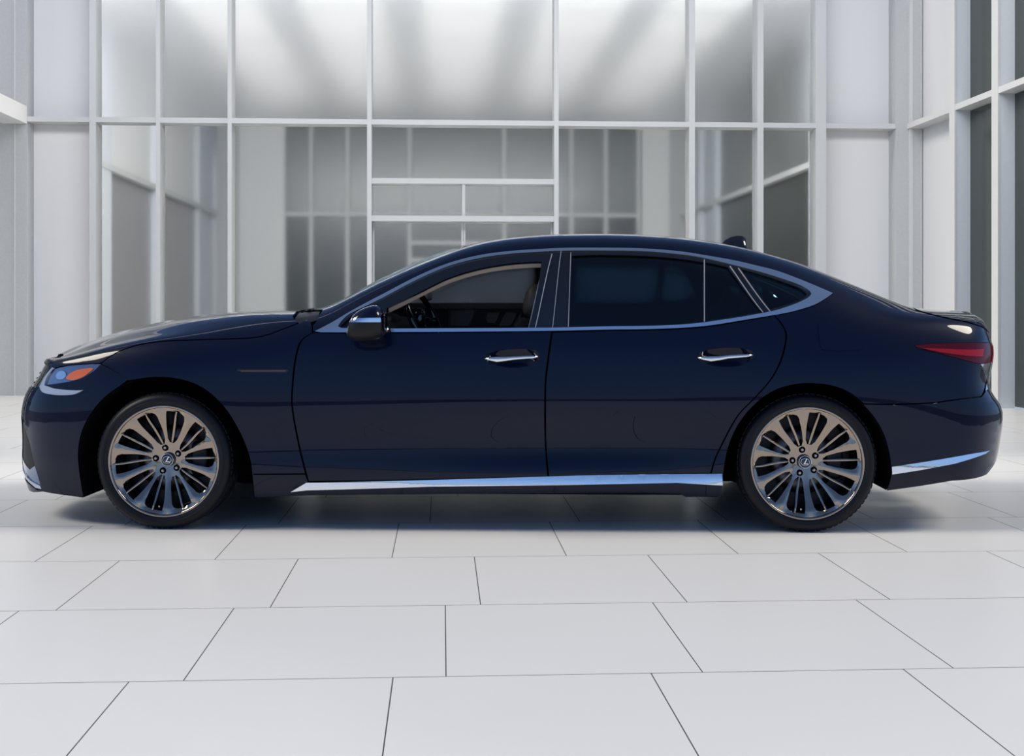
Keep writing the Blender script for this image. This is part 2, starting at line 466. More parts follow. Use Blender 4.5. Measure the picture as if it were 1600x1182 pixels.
# ceiling light panels
proto = None
cols = [-3.72, -1.87, 0.0, 1.87, 3.72]; CX = x_at(722, 20) - 0.0
rows = [17.2, 19.45, 21.75, 24.05, 26.35]
ordn = ['nearest', 'second', 'third', 'fourth', 'farthest']
coln = ['leftmost column', 'second column from the left', 'middle column', 'second column from the right', 'rightmost column']
def light_panel():
    t = empty('ceiling_light')
    m = MB(); w, l = 0.66, 0.98
    for x0, x1, y0, y1 in ((-w, w, -l, -l + .04), (-w, w, l - .04, l), (-w, -w + .04, -l + .04, l - .04), (w - .04, w, -l + .04, l - .04)):
        m.box(x0, x1, y0, y1, -0.05, -0.001)
    m.build('frame', M['frame'], t)
    MB().box(-w + .041, w - .041, -l + .041, l - .041, -0.035, -0.005).build('diffuser', M['panel_light'], t)
    return t
for j, y in enumerate(rows):
    for i, c in enumerate(cols):
        if proto is None: o = proto = light_panel()
        else:
            o = proto.copy(); COL.objects.link(o)
            for ch in proto.children:
                q = ch.copy(); COL.objects.link(q); q.parent = o
        o.location = (CX + c, y + 1.0, ZC)
        tag(o, 'glowing rectangular ceiling panel behind the upper glass, %s, %s row' % (coln[i], ordn[j]), 'ceiling light', 'ceiling lights beyond the glass screen')

# ================================================================== THE CAR
e_x = np.array([0.99961, -0.0279]); e_y = np.array([0.0279, 0.99961])   # in (lateral, depth)
CW = 0.925
mid = np.array([-0.1405, 6.096]); cc = mid + CW * e_y
wx, wy = world_from_cam(cc[0], cc[1])
car_rz = math.atan2(-0.0279, 0.99961) - YAW
car = empty('car', (wx, wy, 0), car_rz)
tag(car, 'long dark blue black luxury sedan parked side-on on the tiled showroom floor', 'car')
WBH = 1.5745

def project(P):
    P = np.asarray(P, float)
    lat = cc[0] + P[..., 0] * e_x[0] + P[..., 1] * e_y[0]
    dep = cc[1] + P[..., 0] * e_x[1] + P[..., 1] * e_y[1]
    return 800 + F * lat / dep, HOR - F * (P[..., 2] - CAM_Z) / dep, dep
def unproj(u, v, y):
    """point of the car plane local y seen at pixel u, v"""
    t = (u - 800) / F
    # lat = t*dep : cc0 + x ex0 + y ey0 = t (cc1 + x ex1 + y ey1)
    x = (t * (cc[1] + y * e_y[1]) - cc[0] - y * e_y[0]) / (e_x[0] - t * e_x[1])
    dep = cc[1] + x * e_x[1] + y * e_y[1]
    return np.array([x, y, CAM_Z + (HOR - v) / F * dep])

def pchip(xs, ys, x):
    xs = np.asarray(xs, float); ys = np.asarray(ys, float); x = np.asarray(x, float)
    h = np.diff(xs); d = np.diff(ys) / h
    m = np.zeros(len(xs)); m[0] = d[0]; m[-1] = d[-1]
    for i in range(1, len(xs) - 1):
        if d[i - 1] * d[i] > 0:
            w1 = 2 * h[i] + h[i - 1]; w2 = h[i] + 2 * h[i - 1]
            m[i] = (w1 + w2) / (w1 / d[i - 1] + w2 / d[i])
    i = np.clip(np.searchsorted(xs, x) - 1, 0, len(xs) - 2)
    t = np.clip((x - xs[i]) / h[i], -0.2, 1.2)
    return ((2 * t**3 - 3 * t**2 + 1) * ys[i] + (t**3 - 2 * t**2 + t) * h[i] * m[i]
            + (-2 * t**3 + 3 * t**2) * ys[i + 1] + (t**3 - t**2) * h[i] * m[i + 1])

def tab(s, x): xs, ys = zip(*s); return pchip(xs, ys, x)

S0, S1 = 90, 1520
SG = np.concatenate([np.linspace(0, 90, 46)[:-1], np.arange(90, 1521, 4.0), np.linspace(1520, 1600, 41)[1:]])
midmask = (SG >= S0) & (SG <= S1)
# rows: name, v table, y table, nose: (dx, z) , tail: (dx)
NOSE = [(0, -2.525, 0.0), (20, -2.512, .30), (40, -2.472, .54), (56, -2.385, .69), (72, -2.265, .78)]
TAIL = [(1534, 2.50, .80), (1550, 2.60, .68), (1566, 2.655, .53), (1583, 2.695, .30), (1600, 2.71, 0.0)]
R = []
R.append(dict(v=[(90, 778), (1520, 775)], y=[(90, .76), (150, .84), (257, .86), (400, .875), (1130, .875), (1256, .87), (1400, .86), (1520, .80)], ndx=.035, nz=.135, tdx=-.10, tz=.22))
R.append(dict(v=[(90, 738), (400, 748), (1130, 742), (1520, 738)], y=[(90, .80), (150, .875), (257, .91), (400, .932), (860, .936), (1130, .935), (1256, .925), (1400, .912), (1520, .845)], ndx=.0, nz=.26, tdx=-.03, tz=.33))
R.append(dict(v=[(90, 698), (400, 706), (1130, 702), (1520, 690)], y=[(90, .815), (150, .893), (257, .925), (400, .931), (600, .925), (860, .910), (1000, .914), (1130, .932), (1256, .937), (1400, .918), (1520, .855)], ndx=.0, nz=.40, tdx=0, tz=.44))
R.append(dict(v=[(90, 655), (400, 652), (1130, 650), (1520, 640)], y=[(90, .818), (150, .898), (257, .936), (400, .936), (600, .936), (860, .937), (1130, .943), (1256, .950), (1400, .922), (1520, .850)], ndx=.0, nz=.545, tdx=0, tz=.585))
R.append(dict(v=[(90, 622), (150, 612), (257, 600), (400, 600), (860, 598), (1130, 598), (1256, 594), (1400, 598), (1520, 606)], y=[(90, .808), (150, .888), (257, .932), (400, .930), (860, .935), (1130, .940), (1256, .946), (1400, .915), (1520, .835)], ndx=.035, nz=.665, tdx=-.075, tz=.68))
R.append(dict(v=[(90, 596), (150, 578), (257, 562), (400, 560), (860, 556), (1130, 553), (1256, 550), (1400, 551), (1520, 558)], y=[(90, .79), (150, .862), (257, .905), (400, .912), (860, .917), (1130, .920), (1256, .918), (1400, .885), (1520, .80)], ndx=.095, nz=.745, tdx=-.045, tz=.85))
R.append(dict(v=[(90, 567), (130, 557), (190, 542), (257, 533), (330, 529), (400, 526), (450, 521), (492, 518), (600, 516), (860, 514), (1000, 513), (1060, 511), (1130, 505), (1210, 497), (1300, 494), (1400, 501), (1470, 505), (1520, 510)],
              y=[(90, .76), (150, .81), (257, .845), (400, .865), (492, .875), (860, .885), (1050, .885), (1130, .88), (1256, .855), (1400, .80), (1470, .76), (1520, .71)], ndx=.155, nz=.825, tdx=-.085, tz=1.03))
R.append(dict(v=[(90, 564), (150, 545), (257, 521), (400, 505), (450, 503), (492, 507), (545, 486), (600, 456), (650, 431), (700, 410), (750, 397), (800, 391), (860, 387), (950, 386), (1000, 387), (1060, 392), (1100, 399), (1145, 409), (1200, 423), (1250, 439), (1300, 456), (1350, 473), (1400, 487), (1430, 490.5), (1480, 493), (1520, 498.5)],
              y=[(90, .70), (257, .75), (400, .78), (492, .835), (545, .815), (600, .785), (700, .725), (800, .69), (950, .685), (1060, .69), (1145, .70), (1250, .73), (1300, .74), (1400, .73), (1430, .71), (1480, .67), (1520, .62)], ndx=.13, nz=.83, tdx=-.15, tz=1.035))
R.append(dict(v=[(90, 562), (120, 548), (150, 537), (200, 522), (257, 509), (300, 501), (350, 495), (400, 491), (450, 490), (480, 491), (500, 490), (520, 481), (560, 460), (600, 440), (650, 416), (700, 395.5), (760, 378), (820, 370.5), (870, 367.5), (950, 366.5), (1050, 371.5), (1120, 381), (1165, 390), (1200, 399), (1250, 414), (1300, 433.5), (1350, 454), (1400, 474), (1430, 484), (1480, 487), (1520, 493)],
              y=[(90, .50), (150, .55), (257, .60), (400, .66), (480, .72), (520, .735), (600, .70), (700, .60), (800, .55), (950, .54), (1060, .55), (1200, .57), (1300, .59), (1380, .59), (1430, .56), (1480, .50), (1520, .45)], ndx=.14, nz=.835, tdx=-.16, tz=1.055))
v10 = [(90, 556.5), (120, 541), (160, 527.5), (200, 516), (257, 502.5), (300, 495), (350, 489.5), (400, 485.5), (450, 483), (484, 486), (520, 477), (560, 454), (600, 433), (650, 410), (700, 390), (760, 377.5), (820, 372), (870, 370), (950, 369), (1050, 374), (1120, 383.5), (1165, 392), (1200, 400.5), (1250, 415), (1300, 434.5), (1350, 455), (1400, 474), (1430, 483), (1480, 484), (1520, 489)]
v8 = R[8]['v']
us = [p[0] for p in v10]
v9 = [(u, 0.4 * float(tab(v8, u)) + 0.6 * float(tab(v10, u)) - (0.8 if 150 < u < 1430 else 0)) for u in us]
y9 = [(p[0], p[1] * 0.55) for p in R[8]['y']]
R.append(dict(v=v9, y=y9, ndx=.145, nz=.84, tdx=-.165, tz=1.06))
R.append(dict(v=v10, y=[(90, 0), (1520, 0)], ndx=.145, nz=.84, tdx=-.165, tz=1.06))
NR = len(R)

def gauss1(a, sig):
    k = int(3 * sig) + 1
    w = np.exp(-0.5 * (np.arange(-k, k + 1) / sig) ** 2); w /= w.sum()
    p = np.concatenate([2 * a[:1] - a[k:0:-1], a, 2 * a[-1:] - a[-2:-k - 2:-1]])
    return np.array([np.convolve(p[:, c], w, 'valid') for c in range(a.shape[1])]).T

rowpts = []
NM = int((S1 - S0) / 4) + 1
sm_s = np.arange(S0, S1 + 1, 4.0)
for r, d in enumerate(R):
    vv = tab(d['v'], sm_s); yy = tab(d['y'], sm_s)
    P = np.array([unproj(u, v, -y) for u, v, y in zip(sm_s, vv, yy)])
    y_front, y_back = float(tab(d['y'], 90)), float(tab(d['y'], 1520))
    if r <= 6:
        x3 = -2.13; xa = P[0, 0]; xt = NOSE[0][1] + d['ndx']
        fr = [(s, xa + (xt - xa) * (x - x3) / (NOSE[0][1] - x3), -y * y_front / .82) for s, x, y in NOSE]
        zf = P[0, 2]
        fr = [(s, x, y, d['nz'] + (zf - d['nz']) * (s / 90.0) ** 1.5) for s, x, y in fr]
        x3 = 2.367; xa = P[-1, 0]; xt = TAIL[-1][1] + d['tdx']
        bk = [(s, xa + (xt - xa) * (x - x3) / (TAIL[-1][1] - x3), -y * y_back / .85) for s, x, y in TAIL]
        zb = P[-1, 2]
        bk = [(s, x, y, d['tz'] + (zb - d['tz']) * ((1600 - s) / 80.0) ** 1.5) for s, x, y in bk]
        if r == 6:
            EDGE_F = [np.array(q[1:]) for q in fr] + [P[0]]; EDGE_B = [P[-1]] + [np.array(q[1:]) for q in bk]
            EDGE = [EDGE_F[0], P[0], P[-1], EDGE_B[-1]]
    else:
        fr = []; bk = []
        # fan of hood / deck rows closing onto the lip centre
        wr = {7: .72, 8: .45, 9: .22, 10: 0}[r]
        E = EDGE
        for s, *_ in NOSE:
            f = s / 90.0
            p = E[0] * (1 - f) + P[0] * f
            es = np.array([np.interp(s, [n[0] for n in NOSE] + [90], [q[c] for q in EDGE_F]) for c in range(3)])
            p = p + wr * (es - (E[0] * (1 - f) + E[1] * f))
            fr.append((s, *p))
        for s, *_ in TAIL:
            f = (1600 - s) / 80.0
            p = E[3] * (1 - f) + P[-1] * f
            es = np.array([np.interp(s, [1520] + [n[0] for n in TAIL], [q[c] for q in EDGE_B]) for c in range(3)])
            p = p + wr * (es - (E[3] * (1 - f) + E[2] * f))
            p[2] += 0.010 * math.sin(PI * f) * (1 if r > 7 else .5)
            bk.append((s, *p))
    ss = [q[0] for q in fr] + list(sm_s) + [q[0] for q in bk]
    PP = np.array([q[1:] for q in fr] + [list(p) for p in P] + [q[1:] for q in bk])
    fine = np.arange(0, 1601, 2.0)
    D = np.array([pchip(ss, PP[:, c], fine) for c in range(3)]).T
    sg = 9.0 if r < 7 else 10.0
    Ds = gauss1(D, sg)
    wgt = np.clip(np.minimum(fine / 60.0, (1600 - fine) / 60.0), 0.0, 1)[:, None]
    Ds = Ds * wgt + gauss1(D, 2.0) * (1 - wgt)
    Ds[0, 1] = 0; Ds[-1, 1] = 0
    rowpts.append(np.array([np.interp(SG, fine, Ds[:, c]) for c in range(3)]).T)
rowpts = np.array(rowpts)            # NR x NS x 3

# natural cubic across the rows, chord-length knots per station
SUB = 16
NS = len(SG); NT = (NR - 1) * SUB + 1
SURF = np.zeros((NS, NT, 3))
for i in range(NS):
    P = rowpts[:, i, :]
    h = np.linalg.norm(np.diff(P, axis=0), axis=1) ** 0.75
    h = np.maximum(h, 1e-3)
    n = NR
    A = np.zeros((n, n)); B = np.zeros((n, 3))
    A[0, 0] = 1; A[-1, -1] = 1
    if True:   # symmetry at the centreline: zero slope in x and z, so clamp there
        A[-1, -1] = 2 * h[-1]; A[-1, -2] = h[-1]
        slope = np.array([0, (P[-1, 1] - P[-2, 1]) / h[-1], 0])
        B[-1] = 6 * (slope - (P[-1] - P[-2]) / h[-1])
    for k in range(1, n - 1):
        A[k, k - 1] = h[k - 1]; A[k, k] = 2 * (h[k - 1] + h[k]); A[k, k + 1] = h[k]
        B[k] = 6 * ((P[k + 1] - P[k]) / h[k] - (P[k] - P[k - 1]) / h[k - 1])
    Mm = np.linalg.solve(A, B)
    for k in range(n - 1):
        for q in range(SUB + (1 if k == n - 2 else 0)):
            t = q / SUB; a = 1 - t
            SURF[i, k * SUB + q] = a * P[k] + t * P[k + 1] + h[k] ** 2 / 6 * ((a**3 - a) * Mm[k] + (t**3 - t) * Mm[k + 1])
TG = np.arange(NT) / SUB

# smooth the sampled surface slightly along the length too
dS = np.gradient(SURF, SG, axis=0)
dT = np.gradient(SURF, TG, axis=1)
NRM = np.cross(dS, dT)
NRM /= np.maximum(np.linalg.norm(NRM, axis=2, keepdims=True), 1e-9)
flip = np.sign((NRM * np.array([0, -1, 0.6])).sum(2, keepdims=True)); flip[flip == 0] = 1
if np.median(flip[20:-20, :]) < 0: NRM = -NRM
NRM[0:2] = NRM[2]; NRM[-2:] = NRM[-3]

def lookup(arr, s, t):
    s = np.clip(np.asarray(s, float), 0, 1600); t = np.clip(np.asarray(t, float), 0, NR - 1)
    i = np.clip(np.searchsorted(SG, s, 'right') - 1, 0, NS - 2)
    fs_ = (s - SG[i]) / (SG[i + 1] - SG[i])
    j = np.clip((t * SUB).astype(int), 0, NT - 2); ft = t * SUB - j
    fs_ = fs_[..., None]; ft = ft[..., None]
    return ((arr[i, j] * (1 - fs_) + arr[i + 1, j] * fs_) * (1 - ft) + (arr[i, j + 1] * (1 - fs_) + arr[i + 1, j + 1] * fs_) * ft)
def surf(s, t): return lookup(SURF, s, t)
def nrm(s, t):
    n = lookup(NRM, s, t)
    return n / np.maximum(np.linalg.norm(n, axis=-1, keepdims=True), 1e-9)

def make_inverse(mirror):
    Sx = SURF.copy(); Nx = NRM.copy()
    if mirror: Sx[..., 1] *= -1; Nx[..., 1] *= -1
    U, V, Dp = project(Sx)
    lat = cc[0] + Sx[..., 0] * e_x[0] + Sx[..., 1] * e_y[0]
    # vector to the camera in car coordinates
    cx = -(cc[0] * e_x[0] + cc[1] * e_x[1]); cy = -(cc[0] * e_y[0] + cc[1] * e_y[1])
    tv = np.array([cx, cy, CAM_Z]) - Sx
    facing = (tv * Nx).sum(2) > 0
    if mirror: facing = np.ones_like(facing)
    pen = np.where(facing, 0, 1e6)
    pen = pen + np.where((TG[None, :] > 9.2) & (SG[:, None] > 700), 50, 0)
    def inv(u, v):
        d = (U - u) ** 2 + (V - v) ** 2 + pen
        k = np.argmin(d); i, j = np.unravel_index(k, d.shape)
        s, t = SG[i], TG[j]
        for _ in range(6):
            q = np.array([[s, t], [s + .5, t], [s, t + .01]])
            P = lookup(Sx, q[:, 0], q[:, 1]); a, b, _d = project(P)
            J = np.array([[(a[1] - a[0]) / .5, (a[2] - a[0]) / .01], [(b[1] - b[0]) / .5, (b[2] - b[0]) / .01]])
            r = np.array([u - a[0], v - b[0]])
            if abs(r).max() < 0.02: break
            try: dq = np.linalg.solve(J, r)
            except np.linalg.LinAlgError: break
            dq[0] = np.clip(dq[0], -4, 4); dq[1] = np.clip(dq[1], -.08, .08)
            s = np.clip(s + dq[0], 0, 1600); t = np.clip(t + dq[1], 0, NR - 1)
        return s, t
    return inv
inv_near = make_inverse(False)
inv_far = make_inverse(True)

KT = 42.0     # scale of t against s in the triangulation plane

def spl(pts, n=6):
    """open smooth curve through the points (Catmull-Rom)"""
    P = [np.array(p, float) for p in pts]; out = []
    for i in range(len(P) - 1):
        a = P[max(i - 1, 0)]; b = P[i]; c = P[i + 1]; d = P[min(i + 2, len(P) - 1)]
        for q in range(n):
            t = q / n
            out.append(tuple(0.5 * (2 * b + (c - a) * t + (2 * a - 5 * b + 4 * c - d) * t * t + (3 * b - a - 3 * c + d) * t**3)))
    out.append(tuple(P[-1]))
    return out
def spl_closed(pts, n=6):
    P = [np.array(p, float) for p in pts]; out = []; m = len(P)
    for i in range(m):
        a, b, c, d = P[i - 1], P[i], P[(i + 1) % m], P[(i + 2) % m]
        for q in range(n):
            t = q / n
            out.append(tuple(0.5 * (2 * b + (c - a) * t + (2 * a - 5 * b + 4 * c - d) * t * t + (3 * b - a - 3 * c + d) * t**3)))
    return out
def G(s, t): return ('g', s, t)

def to_domain(poly, step=7.0, inv=None):
    inv = inv or inv_near
    pts = []
    for p in poly:
        if p[0] == 'g': pts.append((p[1], p[2] * KT))
        else:
            s, t = inv(p[0], p[1]); pts.append((s, t * KT))
    out = []
    n = len(pts)
    for i in range(n):
        a, b = np.array(pts[i]), np.array(pts[(i + 1) % n])
        L = np.linalg.norm(b - a)
        if L < 0.15: continue
        k = max(1, int(math.ceil(L / step)))
        for q in range(k): out.append(tuple(a + (b - a) * q / k))
    return out

def in_poly(pts, poly):
    x = pts[:, 0]; y = pts[:, 1]; ins = np.zeros(len(pts), bool)
    P = np.array(poly); n = len(P); j = n - 1
    for i in range(n):
        c = ((P[i, 1] > y) != (P[j, 1] > y)) & (x < (P[j, 0] - P[i, 0]) * (y - P[i, 1]) / (P[j, 1] - P[i, 1] + 1e-12) + P[i, 0])
        ins ^= c; j = i
    return ins

def triangulate(outer, holes, step):
    coords = []; edges = []
    for loop in [outer] + holes:
        b = len(coords); coords += loop
        edges += [(b + i, b + (i + 1) % len(loop)) for i in range(len(loop))]
    P = np.array(outer); lo = P.min(0); hi = P.max(0)
    gx = np.arange(lo[0] + step / 2, hi[0], step); gy = np.arange(lo[1] + step / 2, hi[1], step)
    if len(gx) and len(gy):
        X, Y = np.meshgrid(gx, gy); X = X + (np.arange(len(gy)) % 2)[:, None] * step / 2
        g = np.stack([X.ravel(), Y.ravel()], 1)
        k = in_poly(g, outer)
        for h in holes: k &= ~in_poly(g, h)
        g = g[k]
        bp = np.array(coords)
        if len(g):
            dd = np.min(((g[:, None, :] - bp[None]) ** 2).sum(2), axis=1)
            g = g[dd > (0.45 * step) ** 2]
        coords = coords + [tuple(q) for q in g]
    r = delaunay_2d_cdt([Vector(c) for c in coords], edges, [], 0, 1e-5)
    V = np.array([tuple(v) for v in r[0]]); T = np.array([f for f in r[2] if len(f) == 3])
    C = V[T].mean(1)
    k = in_poly(C, outer)
    for h in holes: k &= ~in_poly(C, h)
    T = T[k]
    # consistent winding
    a, b, c = V[T[:, 0]], V[T[:, 1]], V[T[:, 2]]
    ar = (b[:, 0] - a[:, 0]) * (c[:, 1] - a[:, 1]) - (b[:, 1] - a[:, 1]) * (c[:, 0] - a[:, 0])
    T[ar < 0] = T[ar < 0][:, ::-1]
    T = T[np.abs(ar) > 1e-6]
    return V, T

PART_CACHE = {}
def panel(name, outer, mat_, holes=(), off=0.0, thick=0.018, offf=None, far=True, centre=False, step=9.0,
          bstep=6.0, label=None, inv=None, mirror_only=False, parent=None, geo_normals=False, back_mat=None, far_parent=None, smooth_dom=True):
    """a body panel: region of the body surface, with thickness; returns (near, far) objects"""
    od = to_domain(outer, bstep, inv); hd = [to_domain(h, bstep, inv) for h in holes]
    V, T = triangulate(od, hd, step)
    s = V[:, 0]; t = V[:, 1] / KT
    P = surf(s, t); Nn = nrm(s, t)
    o = np.full(len(s), off, float)
    if offf is not None:
        U_, V_, _ = project(P); o = o + offf(U_, V_)
    top = P + Nn * o[:, None]
    # orient faces to agree with the normals
    fa, fb, fc = top[T[:, 0]], top[T[:, 1]], top[T[:, 2]]
    fn = np.cross(fb - fa, fc - fa)
    if ((fn * Nn[T[:, 0]]).sum(1) > 0).mean() < 0.5: T = T[:, ::-1]; fn = -fn
    if geo_normals:
        g = np.zeros_like(Nn)
        for c in range(3): np.add.at(g, T[:, c], fn)
        Nn2 = g / np.maximum(np.linalg.norm(g, axis=1, keepdims=True), 1e-12)
    else: Nn2 = Nn
    bot = top - Nn * thick
    ed = {}
    for f in T:
        for a, b in ((f[0], f[1]), (f[1], f[2]), (f[2], f[0])): ed[(a, b)] = 1
    bnd = [(a, b) for (a, b) in ed if (b, a) not in ed]
    n = len(top)
    if centre:
        bnd = [(a, b) for a, b in bnd if not (abs(top[a, 1]) < 2e-3 and abs(top[b, 1]) < 2e-3)]
    verts = [tuple(p) for p in top] + [tuple(p) for p in bot]
    norms = [tuple(p) for p in Nn2] + [tuple(-p) for p in Nn]
    faces = [tuple(f) for f in T] + [tuple(n + f[::-1]) for f in T]
    fm = [0] * len(T) + [1 if back_mat else 0] * len(T)
    for a, b in bnd:
        k = len(verts)
        q = [top[b], top[a], bot[a], bot[b]]
        nn = np.cross(q[1] - q[0], q[2] - q[0]); nn /= max(np.linalg.norm(nn), 1e-12)
        verts += [tuple(x) for x in q]; norms += [tuple(nn)] * 4
        faces.append((k, k + 1, k + 2, k + 3)); fm.append(0)
    mats = [mat_, back_mat] if back_mat else [mat_]
    mv = [(x, -y, z) for x, y, z in verts]; mn = [(x, -y, z) for x, y, z in norms]; mf = [tuple(f[::-1]) for f in faces]
    if centre:
        k = len(verts)
        verts = verts + mv; norms = norms + mn; faces = faces + [tuple(k + i for i in f) for f in mf]; fm = fm + fm
    res = []
    if not mirror_only:
        a = mesh_obj(name, verts, faces, mats, parent or car, fm, True, norms)
        if label: a['label'] = label
        res.append(a)
    if (far and not centre) or mirror_only:
        b = mesh_obj(name, mv, mf, mats, far_parent or car, fm, True, mn)
        res.append(b)
    return res if len(res) > 1 else res[0]

# ---------------------------------------------------------------- outlines traced on the body
arch_f = [(130, 778), (123.5, 735), (122, 704), (128.5, 672), (145.5, 641), (170, 615), (203, 596), (244, 589), (287.6, 594), (321.5, 609), (352, 638), (376, 677), (391, 717), (396, 758)]
arch_r = [(1129.5, 770), (1129.5, 748), (1133, 718), (1141, 689), (1156, 659), (1179, 632), (1205, 612.5), (1230, 603), (1258, 599), (1298, 602), (1332, 616), (1359, 643), (1379, 673.5), (1389.5, 707), (1393, 741), (1386, 767)]
AF = spl(arch_f); AR = spl(arch_r)
def af(lo, hi): return AF[lo * 6: hi * 6 + 1]
def ar(lo, hi): return AR[lo * 6: hi * 6 + 1]

hood_edge = [(84.6, 575), (112, 569.8), (140, 568), (157, 567), (171, 557), (190, 547), (218, 538), (257, 532.5), (320, 530), (400, 526.5), (444, 513), (466, 504)]
HE = spl(hood_edge)
hood = [G(2, 6.25), G(25, 6.25), G(55, 6.2), G(75, 6.15), (84, 560)] + HE + [(459, 499), (457, 494), G(463, 8.3), G(470, 9), G(474, 9.6), G(476, 10), G(2, 10)]
panel('hood', hood, M['paint'], centre=True, step=9)
# bumper / fender seam from lamp tip to arch
door_front = [(489, 520.5), (473, 531), (466, 546), (461, 571), (457.5, 609), (458, 641), (468, 696), (482, 752)]
DF = spl(door_front)
arch_k = 6
fender = [(161, 569), (180, 579), (201, 594.5)] + af(6, 13)[2:] + [(396, 740.5), (476.5, 740)] + [(u - 2.2, v) for u, v in DF[::-1][6:]] + \
         [(478, 503), (466, 506)] + [(u, v + 1.6) for u, v in HE[::-1][:-22]] + []
# keep the fender's own tip
fender = [(180, 580), (201, 594.5)] + af(6, 13)[3:] + [(396, 740.5), (476.5, 740)] + \
         [(u - 2.2, v) for u, v in DF[::-1][6:]] + [(487, 512), (485.5, 505), (479, 500), (468, 505.5)] + [(u, v + 1.8) for u, v in HE[::-1][1:] if u > 160] + [(158.5, 569)]
fender_hole = [(368, 577.5), (447, 577.5), (451, 579.5), (447, 582.5), (380, 582), (370, 580)]
fen = panel('front_fender', fender, M['paint'], holes=[fender_hole])
for f_ in fen: pass
panel('fender_vent', fender_hole, M['black_gloss'], off=-0.008, thick=0.006, parent=fen[0], far_parent=fen[1], step=5, bstep=4)
panel('vent_accent', [(376, 579.3), (446, 579), (446, 580.6), (376, 581)], M['bronze'], off=-0.003, thick=0.005, parent=fen[0], far_parent=fen[1], step=5, bstep=4)

# front bumper, with lamp, grille and fog recess openings
lamp = [(84.6, 576.6)] + spl([(84.6, 577), (111.7, 571), (157, 569)])[1:] + spl([(157, 569), (145.5, 580.4), (125, 592), (98, 598), (69.4, 602)])[1:] + spl([(69.4, 602), (75, 588), (84.6, 577)])[1:-1]
lamp_low = [(u, v + .3) for u, v in lamp[13:]]
drl = [(63, 605)] + spl([(63, 605), (68, 613.5), (82, 617), (98, 618), (117, 616.5), (131, 610)])[1:] + spl([(131, 610), (120, 610.5), (101.5, 609.5), (85, 607.5), (70.5, 602.5)])[1:] + spl([(70.5, 602.5), (75, 589), (85, 575.5)])[1:] + spl([(83, 575), (72, 588), (63, 605)])[:-1]
grille = [G(2, 5.9), G(30, 5.9), G(50, 5.85), G(66, 5.7), (80, 570), (73, 585), (60, 604), (52, 611), G(52, 4.4), G(40, 4.15), G(26, 3.9), G(20, 3.4), G(24, 2.6), G(28, 1.6), G(29, .9), G(2, .9)]
fog = [G(38, 3.1), G(50, 2.85), (46.5, 692), (53, 721), (60, 747), (65, 766), (58, 766), G(46, .45), G(36, .5), G(33, 1.6), G(34, 2.5)]
bumper = [G(1.5, 0.02), G(40, 0.02), G(60, .05), (67, 768.5), (100, 774), (130, 778)] + af(0, 6)[1:-3] + [(200, 593.5), (179, 580), (157.5, 569.8)] + lamp_low + [(83, 574), (83, 561), G(72, 6.05), G(50, 6.1), G(25, 6.15), G(1.5, 6.15)]
fb = panel('front_bumper', bumper, M['paint'], holes=[grille, fog], centre=True, step=8, bstep=5)
panel('grille', grille, M['black_gloss'], off=-0.012, thick=0.01, centre=True)
panel('headlight', lamp, M['lamp_lens'], off=-0.004, thick=0.02, step=6, bstep=4, label='blue-grey front lamp lens')
hl = [o for o in car.children if o.name.startswith('headlight')]
panel('turn_signal', spl_closed([(104, 592), (107, 586), (118, 579.5), (132, 576.5), (145, 576), (137, 584), (128, 590), (115, 594)]), M['amber'], off=0.001, thick=0.006, step=4, bstep=3, parent=hl[0], far_parent=hl[1], label='amber turn signal')
panel('projector', spl_closed([(88, 585), (94, 580), (101, 581), (103, 587), (97, 593), (89, 592)]), M['lamp_inner'], off=0.001, thick=0.006, step=4, bstep=3, parent=hl[0], far_parent=hl[1])
panel('light_strip', drl, M['drl'], off=0.006, thick=0.012, step=4, bstep=3, parent=hl[0], far_parent=hl[1], label='silver strip under the front lamp')
panel('fog_recess', fog, M['black_plastic'], off=-0.012, thick=0.01, step=6, bstep=4)
ft = panel('fog_trim', [G(36, 1.45), (44, 735), (52, 729), (57, 745), (63, 762), (55, 760), G(42, .8), G(36, 1.1)], M['lamp_lens'], off=-0.008, thick=0.012, step=4, bstep=3, label='blue-grey corner insert')
panel('fog_strip', [G(37, .95), (47, 752), (62, 760), (64, 765), (55, 763), G(43, .62)], M['chrome'], off=-0.002, thick=0.012, step=4, bstep=3, parent=ft[0], far_parent=ft[1], label='chrome lower edge')
# grille slats, each a horizontal bar round the nose
sl = MB()
for k in range(14):
    t = 1.1 + k * 0.31
    half = np.interp(t, [1, 2.6, 3.6, 4.2, 5.8], [27, 22, 19, 34, 42])
    pts = surf(np.linspace(0, half - 2, 9), np.full(9, t)) + nrm(np.linspace(0, half - 2, 9), np.full(9, t)) * -0.009
    full = [(-0, 0, 0)]
    full = [(p[0], -p[1], p[2]) for p in pts[::-1]] + [tuple(p) for p in pts[1:]]
    sl.tube(full, 0.006, 6)
sl.build('grille_slats', M['black_plastic'], car)

